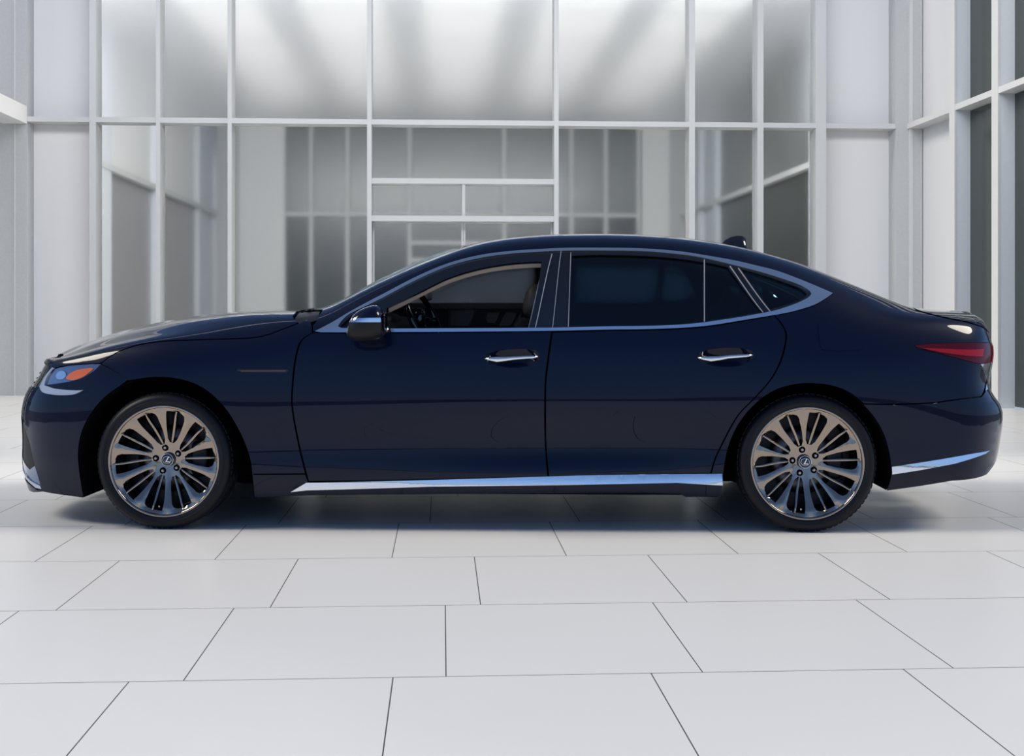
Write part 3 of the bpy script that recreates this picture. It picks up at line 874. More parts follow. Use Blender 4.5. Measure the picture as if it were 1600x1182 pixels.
# ---------------------------------------------------------------- glasshouse outlines
dlo_top = [(492, 518.5), (520, 504), (545, 489), (575, 472.5), (600, 459.5), (650, 433.5), (700, 412.5), (750, 399.5), (800, 393), (850, 389.8), (877, 388.5), (920, 388), (1000, 389), (1060, 393.5), (1100, 399.5), (1148, 408), (1180, 415.5), (1215, 424.5), (1260, 441.5), (1301, 459)]
dlo_bot = [(1301, 459), (1290, 467), (1271, 477.5), (1240, 487), (1209, 493), (1160, 501), (1120, 507.5), (1090, 511), (1050, 513.5), (1000, 515), (950, 515.5), (861, 517.5), (700, 519), (600, 519.5), (545, 520), (492, 520)]
DT = spl(dlo_top, 4); DB = spl(dlo_bot, 4)
DLO = DT + DB[1:-1]
in_top = [(528, 510.5), (536, 500), (548, 490.5), (575, 477.5), (600, 465), (650, 438.5), (700, 417), (750, 404), (800, 397.2), (850, 394), (877, 392.7), (920, 392.3), (1000, 393.2), (1060, 398), (1100, 404), (1152, 416.5), (1185, 425), (1215, 434), (1240, 442.5), (1255, 449), (1264, 455), (1267.5, 460)]
in_bot = [(1267.5, 460), (1262, 466), (1246, 474), (1225, 481.5), (1205.5, 487), (1160, 495.5), (1120, 501.5), (1090, 505.5), (1050, 508.5), (1000, 510), (950, 510.5), (861, 512.5), (700, 513.5), (600, 514), (545, 513.5), (534, 513.3), (528, 510.5)]
IT = spl(in_top, 4); IB = spl(in_bot, 4)
DIN = IT + IB[1:-1]

# outer side frame: A-pillar, cant rail, C-pillar and quarter
def tline(s0, s1, t, n): return [G(s, t) for s in np.linspace(s0, s1, n)]
rail_t = 8.0
rear_door_edge = [(1206.5, 491), (1219.7, 505.6), (1227.5, 524), (1222.8, 552.5), (1213, 577.5), (1199, 599), (1177.5, 623), (1155, 646), (1141, 668), (1127, 695), (1116.5, 717.5), (1110, 740)]
RD = spl(rear_door_edge)
tl = [(1430, 540)] + spl([(1430, 540), (1457, 537.5), (1500, 536.5), (1552, 536)])[1:] + spl([(1552, 536), (1556, 545), (1557.5, 556), (1555.5, 567.5)])[1:] + spl([(1555.5, 567.5), (1531, 568.6), (1487.6, 557.5), (1447, 547), (1432, 543)])[1:]
tlc = [(1531, 569.5), (1556, 568), (1553, 576), (1550, 583), (1547, 596), (1544, 607), (1538.5, 611), (1541, 597), (1541, 586)]
deck_seam = [(1432, 484.5), (1450, 490), (1480, 497), (1510, 503), (1535, 511)]
DS = spl(deck_seam)
quarter = [(u + 2.2, v) for u, v in RD] + [(1129.3, 740)] + ar(1, 12)[:] + [(1372, 661)]
quarter = [(u + 2.2, v) for u, v in RD] + [(1129.3, 740)] + ar(1, 11) + [(1366, 630.5), (1400, 631.5), (1460, 629), (1533, 619)] 
quarter = [(u + 2.2, v) for u, v in RD] + [(1129.3, 740)] + [p for p in ar(1, 11) if p[0] < 1345 or p[1] < 626] + \
          [(1350, 630.5), (1400, 631.5), (1460, 629), (1533, 619), (1540, 600), (1541, 586)] + [(u - .2, v + .7) for u, v in tl[42:]] + [(1428.5, 540)] + \
          [(u, v - .7) for u, v in tl[1:19]] + [(1548, 525)] + [(1537, 513.5)] + [(u, v + 1.5) for u, v in DS[::-1][4:]] + \
          tline(1425, 1310, 8.15, 16) + [(1303, 459)] + [(u, v + .8) for u, v in DB[1:16]]
quarter_low = quarter[:-16]
UPL = tline(1425, 1200, 8.15, 28) + tline(1170, 760, 8.28, 30) + tline(720, 505, 8.1, 20) + [(496, 500), (489, 509), (489, 517.5)]
qbase = [p for p in quarter[:quarter.index(('g', 1425.0, 8.15))]]
dbs = [(u, v + .8) for u, v in DB[1:16]]
qp = panel('quarter_panel', qbase + UPL + [(u - .5, v - .8) for u, v in DT] + [(1303, 459)] + dbs, M['paint'], step=9, far=False)
far_low = tline(530, 1240, 7.5, 50) + [G(1280, 7.3), (1303, 459)]
qf = panel('quarter_panel', qbase + UPL + far_low + dbs, M['paint'], step=9, mirror_only=True)
roof = tline(722, 1172, 8.32, 40) + tline(1172, 722, 10, 10)
panel('roof', roof, M['paint'], centre=True, step=10, back_mat=M['headliner'], thick=0.03)
panel('windshield', tline(505, 718, 8.14, 26) + [G(712, 9), G(708, 10), G(478, 10), G(481, 9.2), G(488, 8.6), G(497, 8.25)], M['shield'], centre=True, thick=0.005, off=-0.003, label='blue-tinted sloping front glass')
panel('rear_window', tline(1178, 1420, 8.2, 26) + [G(1424, 9), G(1426, 10), G(1182, 10)], M['near_glass'], centre=True, thick=0.005, off=-0.003)
panel('cowl', [(467, 503.5), (462, 499), (460, 495), G(466, 8.35), G(473, 9), G(478, 9.6), G(480, 10), G(500, 10), G(500, 9.2), G(500, 8.6), (496, 497)], M['black_plastic'], centre=True, off=-0.012, step=6, thick=0.01)
panel('brake_light', [G(1232, 8.95), G(1232, 10), G(1262, 10), G(1262, 8.95)], M['red'], centre=True, off=0.006, thick=0.012, step=6, label='red high brake light')
# window surround
panel('window_trim', DLO, M['satin'], holes=[DIN], off=0.004, thick=0.012, step=4, bstep=4, label='bright satin trim band round the side windows', geo_normals=False)

# black frame inside the trim with the glass openings
open_f = spl([(600, 482), (650, 459), (697, 435.5), (744, 420.5), (790, 412), (825, 409), (846, 408.5)], 4) + spl([(846, 408.5), (842, 440), (834, 480), (826, 512)], 4)[1:] + [(760, 512.6), (640, 513), (606, 513.2), (603, 500)]
open_f = [(604, 480.6)] + open_f[1:]
open_tri = [(531, 510.3), (538, 503), (549, 492.5), (553, 491), (551, 511.5)]
open_r = spl([(894, 399), (935, 397.8), (1000, 399), (1050, 402.5), (1099, 409)], 4) + [(1099, 502.5), (1070, 506), (1040, 508.3), (950, 509.8), (889, 510.5)]
open_q = spl([(1103, 409.5), (1120, 412.5), (1137, 417)], 4) + [(1191, 487.5), (1150, 494.5), (1103, 502)]
open_c = spl([(1158, 420), (1185, 427.5), (1215, 437), (1240, 446), (1253, 452), (1261, 459)], 4) + spl([(1261, 459), (1256, 465), (1243, 471.5), (1222, 478), (1204, 483)], 4)[1:]
panel('window_frame', DIN, M['black_gloss'], holes=[open_f, open_tri, open_r, open_q, open_c], off=-0.004, thick=0.03, far=False, step=6, bstep=4)
# doors
handle_f = spl_closed([(757, 561), (770, 550), (800, 545.5), (830, 546.5), (845, 551.5), (842, 562), (825, 572), (798, 575), (772, 570)])
handle_r = spl_closed([(1089, 559), (1102, 548), (1132, 543.5), (1162, 545), (1178, 551), (1175, 561), (1158, 571), (1130, 573.5), (1104, 569)])
fd_rear = spl([(861, 520), (858, 540), (853, 577.5), (850.5, 609), (850.8, 690), (855, 744.5)])
front_door = [(u + .6, v) for u, v in DF] + [(600, 750.5), (750, 747), (855, 744.5)] + fd_rear[::-1][1:] + [(861, 519.3), (700, 520.8), (600, 521.3), (545, 521.8)]
fdn = panel('front_door', front_door, M['paint'], holes=[handle_f], step=10)
rd_front = [(u + 3.0, v) for u, v in fd_rear]
rear_door = rd_front + [(980, 742), (1108.5, 739.5)] + [(u - .4, v) for u, v in RD[::-1][1:]] + [(1205, 495), (1160, 503), (1120, 509.5), (1090, 513), (1050, 515.5), (1000, 517), (950, 517.5)]
rdn = panel('rear_door', rear_door, M['paint'], holes=[handle_r], step=10)
def bowl(cx_, cy_, a, b, dep):
    return lambda U, V: -dep * np.clip(1 - ((U - cx_) / a) ** 2 - ((V - cy_) / b) ** 2, 0, 1)
panel('handle_cup', handle_f, M['paint'], offf=bowl(800, 560, 46, 16, .035), off=-0.001, thick=0.004, step=5, bstep=4, geo_normals=True, parent=fdn[0], far_parent=fdn[1])
panel('handle_cup', handle_r, M['paint'], offf=bowl(1133, 558, 46, 16, .035), off=-0.001, thick=0.004, step=5, bstep=4, geo_normals=True, parent=rdn[0], far_parent=rdn[1])
def handle(pts, parent, sgn):
    """chrome pull: pts = (u, v, half height px, standoff)"""
    m = MB(); rings = []
    n = 14
    vs = []
    for u, v, hh, so in pts:
        s, t = inv_near(u, v); p = surf(s, t)
        c = p + np.array([0, -so, 0])
        h = hh * 6.1 / F
        for q in range(n):
            a = 2 * PI * q / n
            vs.append((c[0], (c[1] + math.cos(a) * 0.009), c[2] + math.sin(a) * h))
    fs = []
    for i in range(len(pts) - 1):
        for q in range(n):
            w = (q + 1) % n
            fs.append((i * n + q, i * n + w, (i + 1) * n + w, (i + 1) * n + q))
    fs += [tuple(range(n))[::-1], tuple((len(pts) - 1) * n + q for q in range(n))]
    if sgn < 0: vs = [(x, -y, z) for x, y, z in vs]; fs = [f[::-1] for f in fs]
    m.add(vs, fs, 0, True)
    o = m.build('door_handle', M['chrome'], parent); o['label'] = 'chrome pull bar'
hp = [(757, 560.8, .8, .004), (765, 561, 3, .012), (777, 561.8, 4.6, .018), (790, 561, 3.6, .02), (805, 559.5, 2.9, .02), (820, 558.6, 2.8, .018), (834, 558, 2.6, .012), (841, 557.6, 1.5, .004)]
handle(hp, fdn[0], 1); handle(hp, fdn[1], -1)
hp2 = [(1090, 559.5, .8, .004), (1098, 560, 3, .012), (1110, 561, 4.4, .018), (1122, 560, 3.6, .02), (1138, 557.6, 2.9, .02), (1154, 556.6, 2.8, .018), (1168, 555.8, 2.6, .012), (1176, 555.2, 1.5, .004)]
handle(hp2, rdn[0], 1); handle(hp2, rdn[1], -1)
# fuel door
fuel = spl_closed([(1278.5, 512), (1280, 504), (1288, 501), (1310, 500.5), (1334, 501.5), (1343, 506), (1347, 522), (1349, 538), (1344, 546), (1325, 547.5), (1295, 547.5), (1284, 545), (1280, 530)])
panel('fuel_door', fuel, M['paint'], off=0.0035, thick=0.003, far=False, step=8, bstep=4, parent=qp)
# rear bumper
rb = [(1349, 632.5), (1400, 633.5), (1460, 631), (1534, 621), G(1560, 4.45), G(1580, 4.4), G(1599, 4.4), G(1599, .1), G(1570, .3), (1559, 714), (1542, 741.5), (1488, 751.5), (1437, 760), (1386, 767)] + \
     [p for p in ar(11, 15)[::-1][1:] if p[1] > 634]
rbn = panel('rear_bumper', rb, M['paint'], centre=True, step=9)
strip_r = [(1393, 729.5), (1430, 724), (1471, 717.5), (1518, 709), (1545, 704), (1538, 709), (1515, 717), (1491, 724), (1437, 734), (1393, 740.5)]
panel('bumper_strip', strip_r, M['chrome'], off=0.006, thick=0.012, step=5, bstep=5, offf=lambda U, V: np.clip((V - (729.5 - (U - 1393) * .165)) / 11, 0, 1) * .006, geo_normals=True, parent=rbn, far_parent=rbn, label='chrome strip')
tln = panel('taillight', tl, M['red_dark'], off=0.002, thick=0.02, step=6, bstep=4, label='dark red wedge-shaped tail lamp')
panel('lamp_insert', [(1440, 544.5), (1470, 545.5), (1536, 546), (1534, 557.5), (1510, 556.5), (1470, 551)], M['red'], off=0.005, thick=0.006, step=4, bstep=3, parent=tln[0], far_parent=tln[1], label='brighter red insert')
panel('lamp_edge', [(1549, 540), (1555, 541), (1557, 553), (1555, 566), (1548, 566), (1550, 553)], M['red'], off=0.005, thick=0.006, step=4, bstep=3, parent=tln[0], far_parent=tln[1])
panel('taillight_trim', tlc, M['chrome'], off=0.005, thick=0.02, step=4, bstep=3, label='chrome L-shaped piece under the tail lamp')
deck = [(1432, 483.5)] + [(u, v - .8) for u, v in DS[1:]] + [(1548, 523), (1552, 532), G(1560, 5.4), G(1580, 5.4), G(1599, 5.4), G(1599, 10), G(1430, 10), G(1428, 9), G(1427, 8.4)]
deck = [G(1430, 8.0)] + [(u, v - .8) for u, v in DS[1:]] + [(1546, 520), (1551, 531), G(1560, 5.5), G(1580, 5.5), G(1598, 5.5), G(1598, 5.96), G(1598, 10), G(1430, 10), G(1428, 9), G(1427, 8.4)]
tk = panel('trunk_lid', deck, M['paint'], centre=True, step=8)
panel('tail_panel', [G(1556, 5.38), G(1598, 5.38), G(1598, 4.5), G(1556, 4.5), (1544, 612), (1551, 584), (1556, 569)], M['paint'], centre=True, off=-0.006, step=8)
# sill
skirt = [(396, 742.3), (477, 741.8), (481.5, 753.8), (600, 752.2), (750, 748.7), (856, 746.4), (980, 743.8), (1110, 741.3), (1128.5, 741.3), (1128.5, 777.5), (1071, 776), (1062, 771), (1000, 769.5), (840, 770), (650, 772), (500, 773), (398, 777)]
skn = panel('side_skirt', skirt, M['paint'], step=9, off=0.004)
strip = [(455.5, 764), (479, 753.6), (600, 751.3), (750, 747.5), (900, 743.2), (1000, 741.5), (1128, 740), (1128, 753.5), (1057, 751), (900, 754), (672, 757), (480, 762)]
panel('sill_strip', strip, M['chrome'], off=0.008, thick=0.014, step=5, bstep=6, offf=lambda U, V: np.clip((V - (753.6 - (U - 479) * .0211)) / 13, 0, 1) * .024, geo_normals=True, parent=skn[0], far_parent=skn[1], label='long chrome strip along the sill')

# glass
panel('rear_door_glass', [(889, 394)] + [(u, v + .5) for u, v in IT if 893 < u < 1098] + [(1099, 404.5), (1099, 504), (1060, 507.5), (950, 510), (888, 511.5)], M['near_glass'], off=-0.012, thick=0.004, far=False)
panel('quarter_glass', [(1102, 405), (1137, 413), (1193, 488), (1150, 496), (1102, 504)], M['near_glass'], off=-0.012, thick=0.004, far=False)
panel('rear_side_glass', [(1155, 418)] + open_c + [(1203, 486)], M['near_glass'], off=-0.012, thick=0.004, far=False)
panel('corner_glass', [(530, 511.5), (538, 501), (549, 491), (554, 490), (552, 512.5)], M['near_glass'], off=-0.012, thick=0.004, far=False)
def tline_px(name, a, b, w, m, off=0.002, lab=None):
    (x0, y0), (x1, y1) = a, b
    panel(name, [(x0 - w, y0), (x0 + w, y0), (x1 + w, y1), (x1 - w, y1)], m, off=off, thick=0.006, far=False, step=4, bstep=6, label=lab)
tline_px('pillar_strip', (862.5, 397), (836.5, 512), .6, M['silver_strip'])
tline_px('pillar_strip', (892, 395), (888, 511), .5, M['silver_strip'], lab=None)
tline_px('window_divider', (1100.5, 406), (1100.5, 503), .6, M['silver_strip'])
tline_px('pillar_strip', (1140.5, 416), (1192, 488), .6, M['silver_strip'])
tline_px('pillar_strip', (1153.5, 419), (1203.5, 487), .6, M['silver_strip'])
tline_px('door_gap', (877, 391), (862.3, 517), .45, M['silver_strip'])
tline_px('weather_strip', (853, 402), (827.5, 512), 2.6, M['silver_strip'], off=-0.02, lab='pale strip at the rear of the open window')

lin_top = [(606, 479.6)] + spl([(650, 457.2), (697, 433.8), (744, 418.8), (790, 410.2), (825, 407.3), (846, 406.8)], 4)
panel('window_lining', lin_top + [(u, v + 2.6) for u, v in lin_top[::-1]], mat('beige_lining', (0.42, 0.35, 0.28), 0.7), off=-0.02, thick=0.03, far=False, step=4, bstep=5, label='beige lining strip along the open window')
# far side frame and glass (traced as seen through the cabin)
fo_f = [(560, 476)] + spl([(600, 455), (640, 430), (690, 408), (740, 398), (800, 397), (836, 398)], 3) + spl([(836, 398), (834, 440), (826, 474)], 3)[1:]
fo_r = spl_closed([(903, 410), (915, 407), (960, 406), (1020, 408), (1028, 412), (1026, 440), (1018, 464), (1005, 468), (915, 468), (904, 462)], 3)
fo_q = spl_closed([(1042, 411), (1055, 410), (1066, 416), (1082, 449), (1080, 456), (1066, 463), (1045, 466), (1037, 462), (1038, 440)], 3)
far_out = [G(492, 6.02), G(600, 6.02), G(800, 6.02), G(1000, 6.02), G(1130, 6.02), G(1205, 6.02), G(1262, 6.4), G(1296, 6.9)] + [G(1280, 7.28)] + [G(s, 7.48) for s in np.linspace(1240, 530, 40)] + [G(505, 6.8)]
PFO = to_domain(far_out)
try:
    panel('window_frame', far_out, M['black_gloss'], holes=[], off=-0.004, thick=0.01, mirror_only=True, far=True) if False else None
except Exception: pass
def dom_holes():
    out = []
    for h in (fo_f, fo_r, fo_q):
        d = to_domain(h, 6, inv_far)
        d = [(x, min(max(y, 6.06 * KT), 7.42 * KT)) for x, y in d]
        out.append([G(x, y / KT) for x, y in d])
    return out
FH = dom_holes()
FH[0] = [G(548, 6.12), G(620, 6.12), G(700, 6.12), G(812, 6.12), G(826, 6.6), G(838, 7.42)] + [G(s, 7.42) for s in np.linspace(820, 575, 14)]
panel('window_frame', far_out, M['leather_dark'], holes=FH, off=-0.004, thick=0.02, mirror_only=True, step=7)
far_glass = panel('far_side_glass', far_out, M['far_glass'], off=-0.03, thick=0.003, mirror_only=True, step=10, label='dark tinted glass of the far side')

# ---------------------------------------------------------------- side mirrors
def side_mirror(sgn):
    top = [(544, 512), (547, 502), (552, 492.5), (560, 485.5), (572, 480), (584, 477), (590, 477.8), (597, 484), (601, 491), (602.5, 498)]
    bot = [(544, 526), (547, 529), (552, 531.5), (560, 533), (572, 532.5), (584, 530.5), (590, 528.8), (597, 526), (601, 524), (602.5, 519)]
    yc, hy = -1.00, 0.085
    us_ = [543.2, 544, 545.5, 548, 552, 557, 563, 570, 577, 584, 590, 595, 599, 601.5, 602.6, 603]
    def T_(u): return float(tab(top, min(max(u, 544), 602.5)))
    def B_(u): return float(tab(bot, min(max(u, 544), 602.5)))
    lev = [0, .04, .1, .18, .28, .36, .405, .44, .48, .53, .62, .72, .82, .88, .90, .95, 1.0]
    def cut(u, k):                 # v of level k: signal strip kept between 496.5 and 503.5
        a, b = T_(u), B_(u)
        s0, s1, s2 = 496.5 + (600 - u) * .012, 503.5, 526
        s0 = max(s0, a + 2); s1 = max(s1, s0 + 1)
        f = lev[k]
        if f <= .405: return a + (s0 - a) * f / .405
        if f <= .53: return s0 + (s1 - s0) * (f - .405) / .125
        return s1 + (b - s1) * (f - .53) / .47
    ends = lambda u: max(0.02, 1 - abs((u - 573) / 30.2) ** 4) ** 0.5
    nl = len(lev)
    t = empty('side_mirror', (0, 0, 0), 0, car)
    def ring(u, off=0):
        pts = []
        for side in (-1, 1):
            for k in range(nl):
                v = cut(u, k); a, b = T_(u), B_(u)
                w = (v - (a + b) / 2) / ((b - a) / 2)
                y = yc + side * (hy * ends(u) * max(0, 1 - abs(w) ** 2.6) ** 0.5 + (off if abs(w) < .99 else 0))
                p = unproj(u, v, yc); pts.append((p[0], y, p[2]))
        return pts
    def build(name, k0, k1, m, off=0.0, u0=0, u1=99, lab=None):
        mb = MB(); rg = [ring(u, off) for u in us_[u0:u1]]
        vs = [p for r_ in rg for p in r_]; fs = []
        for i in range(len(rg) - 1):
            for side in (0, 1):
                for k in range(k0, k1):
                    a = i * 2 * nl + side * nl + k; b = a + 1; c = b + 2 * nl; d = a + 2 * nl
                    fs.append((a, b, c, d) if side == 0 else (d, c, b, a))
        for i, fl in ((0, 1), (len(rg) - 1, 0)):
            for k in range(k0, k1):
                a = i * 2 * nl + k; b = a + 1; c = b + nl; d = a + nl
                fs.append((d, c, b, a) if fl else (a, b, c, d))
        if sgn < 0: vs = [(x, -y, z) for x, y, z in vs]; fs = [f[::-1] for f in fs]
        used = sorted({i for f in fs for i in f}); mp = {o_: n_ for n_, o_ in enumerate(used)}
        mb.add([vs[i] for i in used], [tuple(mp[i] for i in f) for f in fs], 0, True)
        o = mb.build(name, m, t)
        if lab: o['label'] = lab
    build('mirror_cap', 0, 6, M['paint'])
    build('turn_signal', 6, 9, M['chrome'], 0.003, lab='chrome signal strip across the mirror')
    build('mirror_housing', 9, nl - 1, M['black_plastic'])
    # arm to the door
    a0 = unproj(566, 527, -.95); a1 = unproj(590, 517, -.87)
    mb = MB().superell(((a0[0] + a1[0]) / 2, sgn * -.91, .955), (.07, .09, .025), .6)
    mb.build('mirror_arm', M['black_gloss'], t)
    g0 = unproj(602, 503, yc)
    MB().superell((g0[0] + .002, sgn * yc, g0[2]), (.003, .06, .045), .5).build('mirror_glass', M['black_gloss'], t)
side_mirror(1); side_mirror(-1)

# ---------------------------------------------------------------- roof antenna
def fin():
    pr = [(1124, 384), (1132, 376), (1142, 370.5), (1152, 368.5), (1160, 369), (1165, 373), (1166.5, 388)]
    vs = []; n = 0
    base = [unproj(u, v, 0) for u, v in pr]
    zb = unproj(1145, 393, 0)[2] - .02
    for p in base:
        w = .004 + .018 * min(1, (p[2] - zb) / .08)
        for s_ in (-1, 1):
            vs += [(p[0], s_ * .004 * (1 if p[2] > 0 else 1), p[2]), (p[0], s_ * .022, (p[2] * .35 + zb * .65)), (p[0], s_ * .03, zb - .03)]
    fs = []; k = len(base)
    for i in range(k - 1):
        a, b = i * 6, (i + 1) * 6
        fs += [(a, a + 1, b + 1, b), (a + 1, a + 2, b + 2, b + 1), (a + 3, b + 3, b + 4, a + 4), (a + 4, b + 4, b + 5, a + 5), (a, b, b + 3, a + 3)]
    fs += [(0, 3, 4, 1), (1, 4, 5, 2), (6 * (k - 1), 6 * (k - 1) + 1, 6 * (k - 1) + 4, 6 * (k - 1) + 3), (6 * (k - 1) + 1, 6 * (k - 1) + 2, 6 * (k - 1) + 5, 6 * (k - 1) + 4)]
    MB().add(vs, fs, 0, True).build('antenna_fin', M['black_gloss'], car)
fin()

# ---------------------------------------------------------------- wheel housings, underbody, cabin
def liner(arch, yw0, yw1, name):
    for sg in (1, -1):
        m = MB(); vs = []; fs = []
        A = arch[::2] + [arch[-1]]
        for u, v in A:
            p = unproj(u, v, -.92)
            vs += [(p[0], sg * -.905, p[2]), (p[0], sg * -yw1, p[2])]
        for i in range(len(A) - 1): fs.append((2 * i, 2 * i + 1, 2 * i + 3, 2 * i + 2))
        fs.append(tuple(2 * i + 1 for i in range(len(A))))
        m.add(vs, fs).build(name, M['liner'], car)
liner(AF, .9, .52, 'wheel_arch_liner')
liner(AR, .9, .52, 'wheel_arch_liner')
ub = MB()
ub.box(-1.08, 1.12, -.85, .85, .17, .32); ub.box(-2.05, -1.08, -.5, .5, .19, .4); ub.box(1.12, 2.3, -.5, .5, .19, .4)
ub.build('underbody', M['liner'], car)
cab = MB()
cab.box(-1.0, 1.1, -.80, .80, .321, .36)
cab.box(1.1, 1.9, -.48, .48, .321, .36)
cab.box(-1.02, -.98, -.80, .80, .36, .95)
cab.box(1.55, 1.6, -.48, .48, .36, .98)
cab.box(1.3, 2.0, -.70, .70, .96, .98)
cab.build('cabin_floor', M['leather_dark'], car)
# dashboard
def cp(u, v, y): return tuple(unproj(u, v, y))
d0 = cp(600, 487, 0)
db = MB()
db.superell((d0[0] - .12, 0, .90), (.30, .74, .15), .45)
db.superell((d0[0] + .0, -.40, 1.0), (.14, .2, .075), .6)
db.build('dashboard', M['leather_dark'], car)
# steering wheel: tilted ring with airbag boss and spokes
wc = Vector(cp(662, 500, -.38))
rot = Matrix.Rotation(math.radians(-66), 3, 'Y')
tilt = Matrix.Rotation(math.radians(24), 3, 'Y')
sw = MB(); ring_ = []
for i in range(41):
    a = 2 * PI * i / 40
    ring_.append(wc + tilt @ Vector((0, .185 * math.cos(a), .185 * math.sin(a) )))
ang = math.radians(14)
ring_ = [wc + Matrix.Rotation(-ang, 3, 'Z') @ (tilt.inverted() @ Vector((0, .185 * math.cos(2 * PI * i / 40), .185 * math.sin(2 * PI * i / 40)))) for i in range(41)]
sw.tube(ring_, .016, 10, caps=False)
sw.superell(wc + Vector((-.02, 0, 0)), (.03, .08, .06), .6)
for i in (0, 20, 30): sw.tube([wc + Vector((-.02, 0, 0)), ring_[i]], .013, 8)
sw.build('steering_wheel', M['black_gloss'], car)
# far door trim seen through the open window
tr = MB()
x0, x1 = cp(600, 476, .80)[0], cp(832, 476, .80)[0]
ztop = cp(700, 475.5, .80)[2]
tr.box(x0 - .3, x1 + 1.3, .785, .83, .36, ztop, 0)
far_trim = tr.build('door_trim', M['leather_dark'], car)
cap = MB()
z_b = cp(700, 481.5, .77)[2]
cap.superell(((x0 + x1) / 2 - .1, .775, (ztop + z_b) / 2), ((x1 - x0) / 2 + .12, .03, (ztop - z_b) / 2 + .008), .25)
cap.build('door_top_roll', M['leather'], car)
def quilt(pts, name, d=.05):
    n = len(pts); P = [Vector(cp(u, v, .765)) for u, v in pts]
    c = sum(P, Vector()) / n
    vs = [p + Vector((0, .02, 0)) for p in P] + [p for p in P] + [c + (p - c) * .82 + Vector((0, -.014, 0)) for p in P]
    fs = []
    for k in (0, n):
        for i in range(n): j = (i + 1) % n; fs.append((k + i, k + j, k + n + j, k + n + i))
    fs.append(tuple(range(2 * n, 3 * n)))
    MB().add(vs, fs, 0, False).build(name, M['leather'], far_trim)
quilt([(762, 488), (784, 487), (779, 499), (774, 507), (760, 506), (757, 496)], 'trim_pad')
quilt([(789, 487), (810, 487), (806, 499), (798, 512), (777, 512), (783, 497)], 'trim_pad')
quilt([(813, 489), (816, 489), (813, 500), (808, 512), (799, 512), (807, 500)], 'trim_pad')
quilt([(700, 484), (742, 482), (744, 486), (741, 497), (733, 512), (700, 512)], 'trim_pad')
# seats
def seat(x, y, name='seat', m=None, head=True):
    t = empty(name, (x, y, .34), 0, car)
    m = m or M['leather_dark']
    MB().superell((0, 0, .13), (.27, .26, .1), .5).build('cushion', m, t)
    r = Matrix.Rotation(math.radians(14), 3, 'Y')
    MB().superell((.30, 0, .40), (.09, .25, .30), .5, rot=r).build('backrest', m, t)
    if head: MB().superell((.385, 0, .79), (.05, .13, .09), .6, rot=r).build('headrest', M['seat_grey'], t)
seat(-.16, .38); seat(-.14, -.38); seat(1.0, .38); seat(1.0, -.38)
# inside rear-view mirror / far door mirror as a bright cluster
ms = MB()
p = Vector(cp(665, 462, .20)); ms.superell(p, (.035, .10, .03), .5)
ms.tube([p, p + Vector((-.06, 0, .07))], .008)
ms.build('rearview_mirror', mat('pale_silver', (0.80, 0.76, 0.62), 0.35, 0.2), car)
# wipers in the cowl
wp = MB(); q0 = Vector(surf(484, 8.3)) + Vector((0, 0, .004)); q1 = Vector(surf(492, 9.3)) + Vector((0, 0, .004))
wp.tube([q0, (q0 + q1) / 2 + Vector((-.02, 0, -.004)), q1], .006, 8)
wp.build('wiper', M['black_plastic'], car)

# ---------------------------------------------------------------- wheels
RT, RR = 0.338, 0.278
def rim_geometry():
    """face of the rim in its own plane, x right, y up; returns V,T and depth"""
    R_ = 0.268
    def pol(r, deg): a = math.radians(deg); return (r * math.cos(a), r * math.sin(a))
    def tw(r, k): return -7.0 * max(0, 1 - r / .2) if k % 2 else 0.0      # openings lean towards the lugs
    outer = [pol(R_, i * 3) for i in range(120)]
    holes = []
    for k in range(10):
        c = 4 + 36 * k
        lug = k % 2 == 1
        rin = 0.080 if lug else 0.088
        L = [(rin, -7), (rin + .02, -12.5), (.15, -13.4), (.19, -13.0), (.218, -12.5), (.236, -10.5), (.245, -6.5), (.247, 0), (.247, 11.5), (.225, 12.2), (.18, 13.0), (.15, 13.2), (rin + .02, 12.4), (rin, 7)]
        dense = []
        for i in range(len(L)):
            a, b = L[i], L[(i + 1) % len(L)]
            for q in range(3): dense.append((a[0] + (b[0] - a[0]) * q / 3, a[1] + (b[1] - a[1]) * q / 3))
        holes.append([pol(r, c + d + tw(r, k)) for r, d in dense])
    lugs = [30 + 72 * k for k in range(5)]
    for a in lugs:
        x, y = pol(.060, a)
        holes.append([(x + 0.0165 * math.cos(2 * PI * i / 16), y + .0165 * math.sin(2 * PI * i / 16)) for i in range(16)])
    V, T = triangulate(outer, holes, .011)
    return V, T, holes
RV, RTI, RH = rim_geometry()
def rim_depth(x, y):
    r = np.hypot(x, y)
    d = 0.070 * (1 - np.clip(r / .235, 0, 1) ** 1.7)
    # each broad spoke has a raised spine: fall away from it
    a = np.degrees(np.arctan2(y, x)) 
    ph = np.abs(((a - 22 + 18) % 36) - 18) * np.pi / 180 * r
    return d + ph * 0.30 * np.clip((r - .06) / .06, 0, 1) * np.clip((.262 - r) / .02, 0, 1)
